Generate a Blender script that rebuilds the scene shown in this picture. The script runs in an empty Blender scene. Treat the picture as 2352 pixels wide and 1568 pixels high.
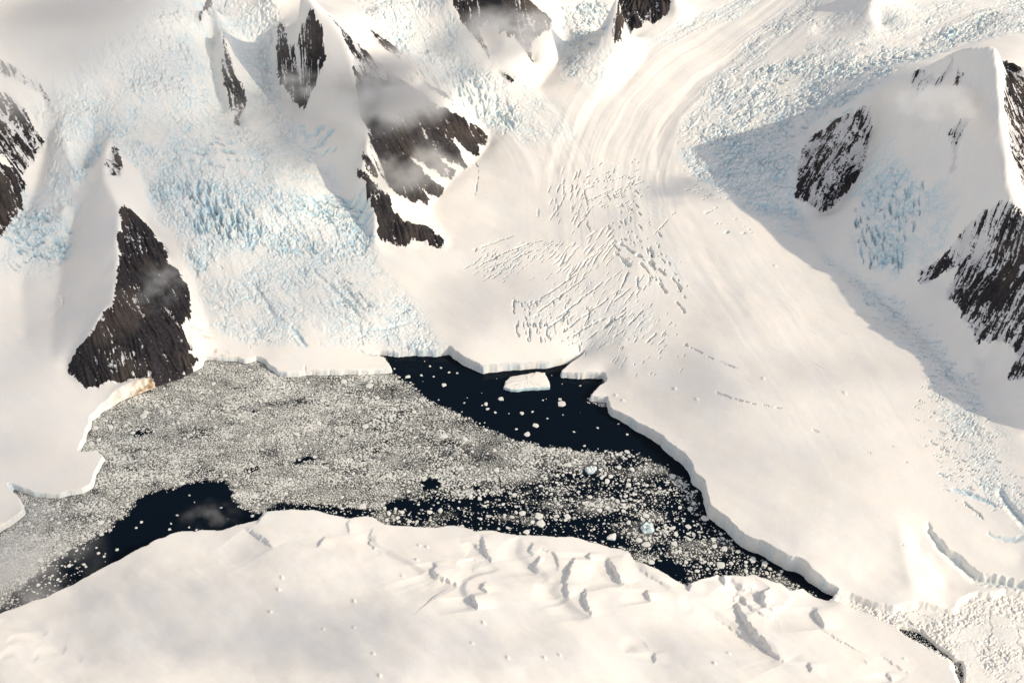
import bpy, math, time
import numpy as np
T0 = time.time()
rng = np.random.default_rng(7)
R = math.radians

# ------------------------------------------------------------------ camera model (also used to survey traced features)
CAM_H = 3000.0
DIP = R(40.0)
W, H = 2352.0, 1568.0          # survey frame
F = (W / 2) / math.tan(R(20.0))
SUN_EL, SUN_AZ = R(32.0), R(-17.0)   # azimuth measured from +X towards +Y


def rays(px, py):
    px, py = np.asarray(px, float), np.asarray(py, float)
    a = (px - W / 2) / F
    b = -(py - H / 2) / F
    dx = a
    dy = math.cos(DIP) + b * math.sin(DIP)
    dz = -math.sin(DIP) + b * math.cos(DIP)
    return dx, dy, dz


def unproj(px, py, z):
    dx, dy, dz = rays(px, py)
    t = (np.asarray(z, float) - CAM_H) / dz
    return dx * t, dy * t


def proj(x, y, z):
    zc = y * math.cos(DIP) - (z - CAM_H) * math.sin(DIP)
    up = y * math.sin(DIP) + (z - CAM_H) * math.cos(DIP)
    return W / 2 + F * x / zc, H / 2 - F * up / zc


# ------------------------------------------------------------------ noise
def _hash(ix, iy, s):
    h = ix.astype(np.int32).view(np.uint32) * np.uint32(374761393) + iy.astype(np.int32).view(np.uint32) * np.uint32(668265263) + np.uint32((s * 974634777) & 0xFFFFFFFF)
    h = (h ^ (h >> np.uint32(13))) * np.uint32(1274126177)
    h = (h ^ (h >> np.uint32(15))) * np.uint32(2246822519)
    return (h ^ (h >> np.uint32(16))) * (1.0 / 4294967296.0)


def perlin(x, y, s=0):
    ix, iy = np.floor(x), np.floor(y)
    fx, fy = x - ix, y - iy
    u, v = fx * fx * fx * (fx * (fx * 6 - 15) + 10), fy * fy * fy * (fy * (fy * 6 - 15) + 10)

    def g(ox, oy):
        a = _hash(ix + ox, iy + oy, s) * 2 * math.pi
        return np.cos(a) * (fx - ox) + np.sin(a) * (fy - oy)
    a, b, c, d = g(0, 0), g(1, 0), g(0, 1), g(1, 1)
    return ((a + (b - a) * u) + ((c + (d - c) * u) - (a + (b - a) * u)) * v) * 1.5


def fbm(x, y, s=0, o=4, gain=0.5):
    r, a, t = 0, 1.0, 0
    for k in range(o):
        r = r + a * perlin(x * 2 ** k + 17.3 * k, y * 2 ** k - 9.1 * k, s + k)
        t += a
        a *= gain
    return r / t


def worley(x, y, s=0):
    ix, iy = np.floor(x), np.floor(y)
    f1 = np.full(x.shape, 9.0)
    f2 = f1.copy()
    r = np.zeros(x.shape)
    tx = np.zeros(x.shape)
    ty = np.zeros(x.shape)
    for ox in (-1, 0, 1):
        for oy in (-1, 0, 1):
            cx, cy = ix + ox, iy + oy
            px = cx + _hash(cx, cy, s)
            py = cy + _hash(cx, cy, s + 51)
            d = np.hypot(x - px, y - py)
            m = d < f1
            f2 = np.where(m, f1, np.minimum(f2, d))
            f1 = np.where(m, d, f1)
            r = np.where(m, _hash(cx, cy, s + 99), r)
            tx = np.where(m, x - px, tx)
            ty = np.where(m, y - py, ty)
    return f1, f2, r, tx, ty


def sstep(a, b, x):
    t = np.clip((x - a) / (b - a), 0, 1)
    return t * t * (3 - 2 * t)


# ------------------------------------------------------------------ traced coast: (px, py, z the trace was taken at, cliff height)
NORTH = [(-420, 1330, 0, 25), (-200, 1270, 0, 22), (0, 1226, 0, 14), (40, 1198, 0, 14), (64, 1180, 0, 16), (50, 1150, 0, 12), (26, 1123, 0, 14), (40, 1127, 0, 12), (52, 1132, 0, 14),
    (79, 1142, 0, 14), (134, 1145, 0, 14), (193, 1135, 0, 14), (213, 1120, 0, 16), (227, 1083, 0, 14), (244, 1054, 0, 10),
    (236, 1046, 0, 15), (227, 1037, 0, 14), (186, 1042, 0, 12), (198, 1009, 0, 8), (210, 985, 0, 9), (215, 968, 0, 12), (238, 947, 0, 18),
    (275, 925, 0, 38), (317, 906, 0, 46), (361, 889, 0, 34), (403, 875, 0, 12), (444, 856, 0, 9), (468, 842, 0, 9), (473, 828, 0, 8),
    (510, 830, 0, 9), (540, 832, 0, 9), (568, 837, 0, 10), (590, 829, 0, 12), (603, 834, 0, 12), (608, 839, 0, 14), (616, 849, 0, 20), (637, 861, 0, 20),
    (661, 867, 0, 16), (723, 863, 0, 14), (775, 862, 0, 14), (844, 861, 0, 14), (896, 859, 0, 13), (903, 856, 0, 10), (899, 844, 0, 10),
    (887, 828, 0, 8), (865, 818, 0, 10), (878, 816, 0, 12), (894, 818, 0, 14), (909, 822, 0, 14), (947, 818, 0, 14), (1002, 820, 0, 15), (1030, 815, 0, 22),
    (1047, 828, 0, 32), (1075, 847, 0, 34), (1109, 858, 0, 26), (1188, 851, 0, 22), (1257, 846, 0, 22), (1302, 837, 0, 22), (1341, 820, 0, 18),
    (1302, 847, 0, 12), (1285, 863, 0, 14), (1288, 869, 0, 16), (1326, 870, 0, 20), (1384, 871, 0, 20), (1388, 885, 0, 24), (1367, 901, 0, 12),
    (1350, 920, 0, 12), (1391, 926, 0, 18), (1396, 951, 0, 30), (1419, 964, 0, 34), (1453, 987, 0, 36), (1495, 1009, 0, 40), (1526, 1033, 0, 46),
    (1545, 1051, 0, 46), (1569, 1070, 0, 44), (1584, 1092, 0, 44), (1584, 1106, 0, 44), (1612, 1132, 0, 50), (1618, 1170, 0, 42), (1629, 1192, 0, 40),
    (1665, 1219, 0, 46), (1700, 1256, 0, 48), (1720, 1266, 0, 44), (1751, 1278, 0, 46), (1803, 1309, 0, 52), (1837, 1318, 0, 52), (1872, 1349, 0, 52), (1915, 1371, 0, 42)]
DOME = [(1899, 1381, 0, 8), (1870, 1372, 6, 8), (1844, 1349, 12, 14), (1830, 1350, 20, 20), (1813, 1354, 25, 25), (1796, 1340, 30, 30), (1751, 1325, 35, 35),
    (1727, 1318, 38, 38), (1679, 1325, 35, 35), (1662, 1323, 40, 40), (1648, 1314, 45, 45), (1603, 1331, 45, 45), (1582, 1343, 40, 40), (1548, 1330, 42, 42),
    (1522, 1311, 45, 45), (1491, 1297, 45, 45), (1464, 1287, 45, 45), (1453, 1266, 48, 48), (1422, 1252, 48, 48), (1391, 1245, 48, 48), (1312, 1225, 50, 50),
    (1291, 1231, 48, 48), (1240, 1228, 48, 48), (1185, 1227, 48, 48), (1140, 1216, 50, 50), (1095, 1216, 50, 50), (1050, 1199, 52, 52), (982, 1203, 50, 50),
    (926, 1201, 50, 50), (885, 1199, 50, 50), (858, 1180, 55, 55), (830, 1177, 55, 55), (804, 1187, 50, 50), (775, 1179, 52, 52), (723, 1168, 55, 55),
    (675, 1166, 55, 55), (633, 1168, 55, 55), (603, 1175, 52, 52), (589, 1197, 48, 48), (565, 1202, 48, 48), (510, 1217, 48, 48), (465, 1214, 50, 50),
    (413, 1216, 52, 52), (386, 1226, 52, 52), (324, 1254, 50, 50), (269, 1280, 48, 48), (213, 1307, 46, 46), (179, 1326, 45, 45), (127, 1349, 44, 44),
    (100, 1364, 42, 42), (72, 1374, 42, 42), (52, 1388, 40, 40), (21, 1400, 40, 40), (0, 1412, 38, 38), (-200, 1500, 35, 35), (-420, 1600, 32, 32)]
NORTH = [tuple(map(float, p)) for p in NORTH]
DOME = [tuple(map(float, p)) for p in DOME]

EAST_RIDGE = [(2215, 108, 820), (2288, 108, 850), (2292, 200, 780), (2298, 290, 710), (2305, 330, 670), (2310, 400, 620), (2318, 452, 575), (2352, 488, 545), (2400, 560, 525), (2455, 670, 475), (2475, 700, 445), (2520, 800, 410), (2570, 900, 350), (2600, 940, 290), (2640, 990, 320), (2700, 1100, 270)]
EAST_FACE = []
for off, drop in ((110, 150), (220, 255)):
    L = []
    for px_, py_, z_ in EAST_RIDGE[1:]:
        x_, y_ = unproj(px_, py_, z_)
        L.append((x_ - off, y_ + off * .15, max(z_ - drop, float(np.interp(py_, [400, 560, 700, 900, 1080], [260, 215, 185, 150, 130])))))
    EAST_FACE.append(L)
# ------------------------------------------------------------------ height skeleton: ridges, valley floors, feet (px, py, z)
LINES = [
    # main trunk glacier
    [(1700, -20, 430), (1500, 110, 370), (1400, 250, 310), (1310, 400, 240), (1250, 550, 155), (1160, 690, 82), (1110, 790, 42)],
    [(1900, -40, 470), (1750, 60, 400), (1600, 180, 335), (1535, 330, 285), (1580, 470, 235), (1720, 670, 180), (1880, 880, 140), (2050, 1150, 105), (2100, 1330, 70)],
    [(1440, 450, 225), (1470, 600, 170), (1430, 760, 85), (1450, 880, 52)],
    [(1640, 790, 135), (1680, 960, 92), (1760, 1160, 68)],
    [(1900, 1120, 105), (1960, 1300, 62)],
    [(2165, 1345, 12), (2240, 1362, 12), (2352, 1380, 14), (2600, 1450, 14)],
    [(2250, 1240, 60), (2352, 1290, 45)],
    [(2110, 1250, 62), (2150, 1320, 50), (2185, 1385, 38)],
    # right massif foot and icefall behind it
    [(1600, 350, 275), (1680, 465, 240), (1830, 505, 215), (1900, 600, 200), (2060, 720, 175), (2200, 880, 150), (2300, 1020, 132), (2352, 1110, 122), (2500, 1300, 100)],
    [(1660, 330, 300), (1750, 240, 350), (1900, 175, 410), (2050, 125, 455), (2200, 80, 500), (2352, 30, 560)],
    # right massif ridges
    [(2215, 108, 820), (2288, 108, 840)],
    [(2215, 108, 820), (2120, 155, 670), (2010, 218, 520), (1920, 262, 425), (1850, 300, 345)],
    EAST_RIDGE,
    [(2360, 150, 640), (2420, 300, 480), (2520, 480, 350), (2700, 700, 250), (2900, 950, 180)],
    [(2010, 218, 520), (2008, 290, 410), (1985, 370, 325), (1945, 450, 255), (1905, 500, 215)],
    # snowy nunataks far right
    [(2010, -40, 600), (2000, 25, 530), (2025, 60, 475)],
    [(1880, 85, 420), (1950, 62, 470), (2010, 50, 510)],
    # central massif
    [(690, -60, 850), (700, -5, 770), (722, 25, 735), (752, 38, 715), (782, 75, 665), (804, 135, 595), (815, 200, 530), (822, 262, 475), (845, 305, 425), (848, 345, 385), (862, 385, 340)],
    [(845, 305, 425), (836, 345, 388), (826, 388, 340), (842, 425, 300), (856, 480, 240), (868, 540, 170)],
    [(752, 38, 715), (830, 100, 590), (923, 170, 480), (1033, 243, 370), (1110, 290, 275), (1124, 318, 245)],
    [(862, 385, 340), (905, 445, 240), (988, 478, 170)],
    [(1122, 335, 228), (1100, 362, 215), (1020, 432, 180), (988, 480, 165), (1040, 560, 125), (1020, 580, 118), (960, 572, 118), (875, 562, 125)],
    [(940, 510, 190), (990, 525, 160), (1015, 550, 140)],
    [(870, 10, 610), (960, 80, 500), (1060, 160, 400), (1150, 245, 315), (1200, 320, 265)],
    # top rocks
    [(1050, -40, 650), (1180, -25, 630), (1262, 35, 500), (1268, 62, 450)],
    [(1150, -20, 635), (1190, 60, 490), (1225, 145, 365)],
    [(1100, 60, 500), (1130, 130, 400)],
    [(1300, 40, 440), (1290, 130, 370), (1240, 200, 330)],
    [(1419, -40, 680), (1418, 10, 590), (1412, 55, 500), (1403, 92, 400)],
    [(1395, 20, 440), (1385, 90, 375)],
    [(1550, -20, 500), (1540, 30, 420), (1460, 90, 375)],
    # slope left of central massif
    [(620, -20, 640), (600, 120, 480), (640, 285, 350), (700, 335, 300), (780, 430, 240), (850, 545, 150)],
    [(640, 55, 590), (650, 140, 500), (700, 250, 380)],
    # rock sliver
    [(505, 60, 600), (510, 120, 530), (520, 200, 455), (545, 288, 350)],
    [(490, 60, 540), (490, 150, 470), (510, 260, 375)],
    [(480, -10, 680), (455, 52, 590)],
    # left icefall
    [(430, 30, 620), (440, 150, 520), (420, 250, 440), (480, 350, 350), (430, 440, 290), (500, 520, 215), (600, 600, 145), (690, 700, 80), (740, 800, 35)],
    [(135, 290, 425), (170, 380, 360), (150, 470, 300)],
    [(320, 380, 345), (350, 470, 270), (400, 560, 195), (450, 640, 130), (480, 760, 50)],
    [(620, 400, 300), (760, 490, 200), (850, 590, 120), (900, 660, 85), (970, 760, 35)],
    [(560, 680, 100), (600, 760, 45)],
    [(-100, -60, 900), (150, -40, 790), (300, 10, 700), (400, -40, 700)],
    # left edge mountain
    [(-120, 90, 720), (0, 138, 620), (50, 165, 570), (100, 222, 490), (112, 275, 435)],
    [(-120, 600, 230), (0, 550, 235), (60, 482, 255), (90, 400, 310), (108, 330, 370)],
    [(80, 570, 200), (50, 660, 145), (60, 780, 90), (100, 900, 58), (150, 980, 26)],
    [(-150, 800, 125), (0, 900, 66), (0, 1050, 34), (100, 1090, 22)],
    # left spur
    [(252, 315, 405), (240, 360, 385), (236, 410, 365), (262, 455, 345), (275, 478, 335), (266, 548, 300), (272, 575, 285), (264, 650, 250), (262, 695, 232), (248, 702, 222), (212, 762, 175), (172, 815, 105), (157, 848, 62)],
    [(287, 470, 315), (336, 513, 240), (384, 590, 175), (411, 617, 160), (436, 660, 125), (437, 735, 85), (428, 768, 65), (445, 800, 42), (458, 828, 18)],
    [(262, 700, 230), (320, 780, 130), (372, 885, 22)],
    [(155, 858, 55), (172, 875, 50), (196, 898, 42), (241, 884, 42), (293, 880, 36), (346, 870, 25), (410, 870, 10)],
    [(175, 470, 245), (150, 580, 180), (128, 700, 130), (118, 800, 90), (130, 880, 60)],
    [(215, 300, 400), (200, 400, 300)],
    # foreground dome
    [(-300, 1900, 60), (300, 1900, 150), (1100, 1900, 190), (2000, 1950, 130), (2600, 2000, 60)],
    [(0, 1480, 60), (300, 1400, 95), (700, 1380, 120), (1100, 1430, 125), (1500, 1500, 105), (1900, 1560, 75)],
    [(-600, 2800, 100), (1200, 2800, 200), (3000, 2800, 100)],
    [(2180, 1568, 20), (2090, 1490, 16), (2040, 1440, 14), (1960, 1400, 12)],
]
RUBBLE_POLY = [(1895, 1378, 4), (1950, 1378, 4), (2000, 1396, 4), (2050, 1408, 4), (2095, 1398, 4), (2140, 1404, 4), (2190, 1412, 4), (2198, 1390, 4), (2225, 1374, 4), (2270, 1372, 4), (2310, 1366, 4), (2352, 1372, 4),
    (2700, 1450, 4), (2900, 1900, 4), (2300, 1900, 4), (2196, 1568, 12), (2182, 1526, 12), (2140, 1497, 12), (2099, 1476, 12), (2060, 1445, 12), (2000, 1414, 10), (1940, 1394, 8)]
CHANNEL_POLY = [(2051, 1440), (2085, 1443), (2110, 1452), (2133, 1466), (2175, 1500), (2192, 1517), (2212, 1520), (2218, 1568), (2260, 1800), (2235, 1800), (2199, 1568), (2184, 1526), (2168, 1514), (2140, 1495), (2099, 1474), (2071, 1460)]

# ------------------------------------------------------------------ coarse solve
X0, X1, Y0, Y1 = -3600.0, 3600.0, 900.0, 8100.0


def dense(pts, step):
    out = []
    for a, b in zip(pts[:-1], pts[1:]):
        n = max(1, int(math.dist(a[:2], b[:2]) / step))
        for k in range(n):
            out.append([a[i] + (b[i] - a[i]) * k / n for i in range(3)])
    out.append(list(pts[-1][:3]))
    return out


CONS = []
for L in LINES:
    a = np.array(L, float)
    x, y = unproj(a[:, 0], a[:, 1], a[:, 2])
    CONS += dense(list(zip(x, y, a[:, 2])), 4.0)
for L in EAST_FACE:
    CONS += dense(L, 4.0)
for L in (NORTH, DOME):
    a = np.array(L)
    x, y = unproj(a[:, 0], a[:, 1], a[:, 2])
    CONS += dense(list(zip(x, y, a[:, 3])), 4.0)
CONS = np.array(CONS)
COAST = []
for L in (NORTH, DOME):
    a = np.array(L)
    x, y = unproj(a[:, 0], a[:, 1], a[:, 2])
    COAST += list(zip(x, y))
COAST = np.array(COAST)


def solve():
    hgt = None
    for cell, its in ((96, 300), (48, 200), (24, 120), (12, 60), (8, 30)):
        nx, ny = int((X1 - X0) / cell) + 1, int((Y1 - Y0) / cell) + 1
        ix = np.round((CONS[:, 0] - X0) / cell).astype(int)
        iy = np.round((CONS[:, 1] - Y0) / cell).astype(int)
        ok = (ix >= 0) & (ix < nx) & (iy >= 0) & (iy < ny)
        s = np.zeros((ny, nx))
        c = np.zeros((ny, nx))
        np.add.at(s, (iy[ok], ix[ok]), CONS[ok, 2])
        np.add.at(c, (iy[ok], ix[ok]), 1)
        m = c > 0
        val = np.where(m, s / np.maximum(c, 1), 0)
        if hgt is None:
            hgt = np.full((ny, nx), 250.0)
        else:
            gx = np.linspace(0, hgt.shape[1] - 1, nx)
            gy = np.linspace(0, hgt.shape[0] - 1, ny)
            i, j = np.minimum(gx.astype(int), hgt.shape[1] - 2), np.minimum(gy.astype(int), hgt.shape[0] - 2)
            fx, fy = gx - i, (gy - j)[:, None]
            h2 = (hgt[j][:, i] * (1 - fx) + hgt[j][:, i + 1] * fx) * (1 - fy) + (hgt[j + 1][:, i] * (1 - fx) + hgt[j + 1][:, i + 1] * fx) * fy
            hgt = h2
        hgt[m] = val[m]
        jj, ii = np.indices((ny, nx))
        red = ((ii + jj) % 2 == 0)
        for k in range(its):
            p = np.pad(hgt, 1, mode='edge')
            av = (p[:-2, 1:-1] + p[2:, 1:-1] + p[1:-1, :-2] + p[1:-1, 2:]) * 0.25
            sel = red if k % 2 == 0 else ~red
            hgt = np.where(sel & ~m, hgt + 1.6 * (av - hgt), hgt)
        for k in range(its):
            p = np.pad(hgt, 1, mode='edge')
            n4 = (p[:-2, 1:-1], p[2:, 1:-1], p[1:-1, :-2], p[1:-1, 2:])
            dg = [hgt + (q - hgt) * 0.7071 for q in (p[:-2, :-2], p[2:, 2:], p[:-2, 2:], p[2:, :-2])]
            mx, mn, av = hgt * 0 - 1e9, hgt * 0 + 1e9, sum(n4) * .25
            for q in list(n4) + dg:
                mx, mn = np.maximum(mx, q), np.minimum(mn, q)
            hgt = np.where(m, hgt, .3 * av + .35 * (mx + mn))
        hgt[m] = val[m]
    # soften: two box passes
    for k in range(3):
        p = np.pad(hgt, 1, mode='edge')
        hgt = (p[:-2, 1:-1] + p[2:, 1:-1] + p[1:-1, :-2] + p[1:-1, 2:] + 2 * hgt) / 6
    return hgt


CELL = 8.0
BASE = solve()


def gauss(G, sig):
    r = int(sig * 2.5)
    k = np.exp(-.5 * (np.arange(-r, r + 1) / sig) ** 2)
    k /= k.sum()
    for ax in (0, 1):
        P = np.pad(G, [(r, r) if a == ax else (0, 0) for a in (0, 1)], mode='edge')
        n = G.shape[ax]
        G = sum(k[i] * (P[i:i + n] if ax == 0 else P[:, i:i + n]) for i in range(2 * r + 1))
    return G


_sl = np.hypot(*np.gradient(BASE, CELL))
_w = sstep(.34, .16, gauss(_sl, 4))
_w = gauss(_w, 4)
BASE = BASE * (1 - _w) + gauss(BASE, 9) * _w
NY, NX = BASE.shape
print('solved', round(time.time() - T0, 1))


def bil(G, x, y):
    gx = np.clip((x - X0) / CELL, 0, NX - 1.001)
    gy = np.clip((y - Y0) / CELL, 0, NY - 1.001)
    i, j = gx.astype(int), gy.astype(int)
    fx, fy = gx - i, gy - j
    return (G[j, i] * (1 - fx) + G[j, i + 1] * fx) * (1 - fy) + (G[j + 1, i] * (1 - fx) + G[j + 1, i + 1] * fx) * fy


def bspl(G, x, y):
    gx = np.clip((x - X0) / CELL, 1, NX - 2.001)
    gy = np.clip((y - Y0) / CELL, 1, NY - 2.001)
    i, j = gx.astype(int), gy.astype(int)
    fx, fy = gx - i, gy - j

    def w(t):
        return ((1 - t) ** 3 / 6, (3 * t ** 3 - 6 * t ** 2 + 4) / 6, (-3 * t ** 3 + 3 * t ** 2 + 3 * t + 1) / 6, t ** 3 / 6)
    wx, wy = w(fx), w(fy)
    r = 0
    for b in range(4):
        q = 0
        for a in range(4):
            q = q + wx[a] * G[np.clip(j + b - 1, 0, NY - 1), np.clip(i + a - 1, 0, NX - 1)]
        r = r + wy[b] * q
    return r


def inpoly(x, y, P):
    r = np.zeros(x.shape, bool)
    n = len(P)
    for k in range(n):
        ax, ay = P[k]
        bx, by = P[(k + 1) % n]
        if ay == by:
            continue
        c = (ay > y) != (by > y)
        r ^= c & (x < (bx - ax) * (y - ay) / (by - ay) + ax)
    return r


GXc = X0 + np.arange(NX) * CELL
GYc = Y0 + np.arange(NY) * CELL


def sdf(P, reach=90.0):
    """signed distance to a world polygon on the coarse grid, positive inside"""
    P = np.asarray(P)
    D = np.full((NY, NX), reach)
    n = len(P)
    for k in range(n):
        a, b = P[k], P[(k + 1) % n]
        if math.dist(a, b) > 2600:
            continue
        i0 = max(0, int((min(a[0], b[0]) - reach - X0) / CELL)); i1 = min(NX, int((max(a[0], b[0]) + reach - X0) / CELL) + 2)
        j0 = max(0, int((min(a[1], b[1]) - reach - Y0) / CELL)); j1 = min(NY, int((max(a[1], b[1]) + reach - Y0) / CELL) + 2)
        if i0 >= i1 or j0 >= j1:
            continue
        gx, gy = GXc[None, i0:i1], GYc[j0:j1, None]
        d = b - a
        t = np.clip(((gx - a[0]) * d[0] + (gy - a[1]) * d[1]) / max(1e-9, d @ d), 0, 1)
        dd = np.hypot(gx - a[0] - t * d[0], gy - a[1] - t * d[1])
        D[j0:j1, i0:i1] = np.minimum(D[j0:j1, i0:i1], dd)
    ins = inpoly(*np.meshgrid(GXc, GYc), P)
    return np.where(ins, D, -D)


WATER_P = COAST
WSDF = sdf(WATER_P)


def hit(px, py):
    """first meeting of survey rays with the bare terrain -> world x, y"""
    px, py = np.atleast_1d(np.asarray(px, float)), np.atleast_1d(np.asarray(py, float))
    dx, dy, dz = rays(px, py)
    t = (1000.0 - CAM_H) / dz
    t1 = (0.0 - CAM_H) / dz
    done = np.zeros(px.shape, bool)
    step = (t1 - t) / 260
    for k in range(262):
        h = bil(BASE, dx * t, dy * t)
        below = CAM_H + dz * t <= h
        done |= below
        t = np.where(done, t, t + step)
    lo, hi = t - step, t
    for k in range(8):
        m = (lo + hi) / 2
        b = CAM_H + dz * m <= bil(BASE, dx * m, dy * m)
        hi = np.where(b, m, hi)
        lo = np.where(b, lo, m)
    return dx * hi, dy * hi


def wpoly(P):
    P = np.array([p[:2] for p in P], float)
    x, y = hit(P[:, 0], P[:, 1])
    return np.stack([x, y], 1)


a = np.array(RUBBLE_POLY, float)
RUB_P = np.stack(unproj(a[:, 0], a[:, 1], a[:, 2]), 1)
RSDF = sdf(RUB_P)
a = np.array(CHANNEL_POLY, float)
CHAN_P = np.stack(unproj(a[:, 0], a[:, 1], 0), 1)
CSDF = sdf(CHAN_P, 60)

# ------------------------------------------------------------------ fan-shaped survey mesh, finest where the ground is seen
PLZ = 120.0
cols = np.concatenate([-np.geomspace(1, 30, 26)[::-1] * 90 - 20 - 40, np.arange(-60, 2412.1, 1.75), W + 60 + np.geomspace(1, 30, 26) * 90 - 70])
rows = np.concatenate([np.linspace(-560, -90, 40), np.arange(-80, 700, 1.45), np.arange(700, 1640, 1.75), 1645 + np.geomspace(1, 90, 40) * 30 - 20])
CC, RR = np.meshgrid(cols, rows)
VX, VY = unproj(CC, RR, PLZ)
NV, NU = VX.shape
print('grid', NV, NU, VX.size)


def grid_idx(x, y):
    px, py = proj(x, y, PLZ)
    return np.interp(px, cols, np.arange(NU)), np.interp(py, rows, np.arange(NV))


wx_ = 5 * fbm(VX / 30, VY / 30, 3, 3)
wy_ = 5 * fbm(VX / 30, VY / 30, 9, 3)
Z = bspl(BASE, VX, VY)
SLOPE0 = np.hypot(*np.gradient(BASE, CELL))


# soft rolling snow everywhere
def flow(x, y, ang):
    c, s = math.cos(ang), math.sin(ang)
    return x * c + y * s, -x * s + y * c


u_, v_ = flow(VX, VY, R(-32))
roll = 19.0 * fbm(u_ / 560, v_ / 330, 21, 2) + 3.2 * fbm(u_ / 190, v_ / 90, 31, 2) + .5 * fbm(u_ / 60, v_ / 30, 36, 2)
Z = Z + roll * sstep(0, 60, Z) * (1 + 1.1 * sstep(2800, 2450, VY))

# masks ------------------------------------------------------------
def mask(poly, feather=25.0, rough=0.0, seed=0):
    P = wpoly(poly)
    S = sdf(P, 80)
    lo, hi = P.min(0) - 70, P.max(0) + 70
    sel = (VX > lo[0]) & (VX < hi[0]) & (VY > lo[1]) & (VY < hi[1])
    x, y = VX[sel], VY[sel]
    s = bil(S, x + wx_[sel], y + wy_[sel])
    if rough:
        s = s + rough * fbm(x / 70, y / 70, seed + 300, 3) * 2
    r = np.zeros(VX.shape)
    r[sel] = sstep(-feather, feather, s)
    return r


ICEFALLS = [  # polygon, block size, amplitude, blueness, stretch angle, stretch
    ([(60, 260), (120, 180), (300, 70), (420, 0), (620, -30), (640, 0), (610, 90), (600, 170), (560, 60), (500, 60), (480, 130), (500, 250), (620, 320), (640, 370), (560, 340), (480, 250), (400, 220), (330, 210), (250, 250), (150, 330), (110, 400), (120, 330)], 20, 9, .35, -20, 1.6),
    ([(600, -20), (660, -20), (630, 80), (640, 150), (660, 230), (690, 300), (640, 320), (600, 240), (590, 120)], 18, 9, .45, -70, 1.6),
    ([(140, 330), (240, 300), (330, 330), (420, 330), (520, 380), (600, 420), (700, 450), (820, 470), (860, 540), (840, 590), (760, 600), (700, 580), (650, 600), (600, 570), (520, 590), (450, 640), (415, 560), (360, 500), (330, 420), (290, 340), (240, 330), (200, 420), (160, 420)], 17, 7.5, .78, -45, 2.4),
    ([(560, 600), (640, 600), (760, 600), (850, 720), (820, 740), (720, 660), (640, 680), (600, 700), (540, 650)], 16, 3.5, .5, -40, 2.5),
    ([(10, 440), (60, 480), (110, 480), (160, 520), (160, 600), (60, 620), (10, 560)], 20, 6, .8, -25, 2),
    ([(110, 330), (150, 380), (180, 480), (160, 540), (140, 470), (115, 400)], 15, 6, .6, -70, 2),
    ([(800, -20), (1010, -20), (1060, 80), (1100, 150), (1180, 190), (1210, 280), (1160, 300), (1120, 290), (1060, 225), (960, 150), (860, 70)], 19, 9, .6, -50, 2),
    ([(1265, 60), (1290, 20), (1400, -20), (1400, 60), (1385, 110), (1420, 120), (1370, 160), (1300, 190), (1290, 130)], 18, 8, .6, -50, 1.5),
    ([(1330, 200), (1390, 130), (1480, 85), (1580, 40), (1700, -10), (1760, -20), (1720, 25), (1600, 75), (1500, 115), (1430, 150), (1370, 210)], 15, 4, .5, 30, 1.5),
    ([(1560, 310), (1590, 230), (1650, 170), (1720, 90), (1800, 30), (1860, -20), (1930, -20), (1860, 40), (1780, 110), (1700, 180), (1640, 250), (1600, 330)], 18, 5, .45, 30, 1.3),
    ([(1610, 300), (1660, 220), (1740, 150), (1850, 125), (1990, 125), (2100, 95), (2230, 40), (2352, -10), (2500, -20), (2500, 40), (2352, 80), (2200, 96), (2110, 140), (2010, 200), (1920, 240), (1850, 290), (1825, 340), (1800, 430), (1730, 460), (1650, 430), (1600, 370)], 21, 9, .75, 30, 1.5),
    ([(1990, 380), (2070, 390), (2110, 450), (2110, 540), (2060, 630), (2010, 610), (1960, 550), (1990, 500), (1960, 440)], 18, 7, .9, -60, 1.6),
    ([(1200, 700), (1250, 660), (1320, 640), (1430, 660), (1500, 700), (1500, 760), (1430, 800), (1330, 800), (1230, 770)], 20, 1.6, .16, 40, 2.2),
    ([(880, 620), (920, 680), (1000, 760), (1020, 812), (960, 812), (900, 800), (940, 750), (900, 700)], 15, 5, .7, -25, 2),
    ([(2110, 850), (2170, 880), (2240, 960), (2320, 1080), (2352, 1130), (2420, 1250), (2352, 1230), (2290, 1180), (2230, 1080), (2170, 980)], 15, 3.6, .5, -45, 1.8),
    ([(1890, 590), (1930, 600), (2060, 700), (2180, 820), (2290, 960), (2330, 1060), (2280, 1010), (2180, 900), (2040, 760)], 13, 2.2, .5, -45, 2),
    ([(1340, 380), (1450, 370), (1520, 480), (1570, 600), (1570, 700), (1500, 650), (1420, 560)], 22, 0.7, .12, -45, 2),
]
ICEFALLS += [
    ([(60, 220), (300, 60), (420, -20), (640, -30), (600, 240), (700, 380), (840, 470), (860, 590), (960, 700), (1010, 812), (800, 790), (640, 790), (500, 770), (450, 650), (400, 540), (320, 400), (240, 320), (140, 330)], 17, 4.4, .62, -40, 2.8),
    ([(1560, 340), (1700, 330), (1840, 310), (1825, 470), (1900, 560), (1780, 530), (1660, 445), (1590, 400)], 18, 4.5, .7, 10, 1.8),
    ([(2010, 340), (2100, 400), (2200, 440), (2180, 560), (2070, 650), (1950, 580), (1980, 450)], 20, 3.5, .6, -60, 2.2),
    ([(1850, 50), (2100, 10), (2352, -20), (2352, 60), (2150, 100), (1950, 130), (1850, 150)], 22, 3.5, .35, 20, 1.6),
    ([(880, 60), (1040, 30), (1180, 170), (1280, 250), (1330, 330), (1220, 330), (1100, 270), (960, 160)], 18, 3.5, .45, -45, 2.4),
    ([(0, 430), (160, 360), (170, 560), (120, 640), (0, 640)], 20, 3.0, .5, -35, 2),
    ([(560, 40), (640, 60), (640, 260), (720, 330), (800, 420), (700, 440), (600, 360), (570, 240)], 18, 3.5, .4, -60, 2),
]
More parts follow.
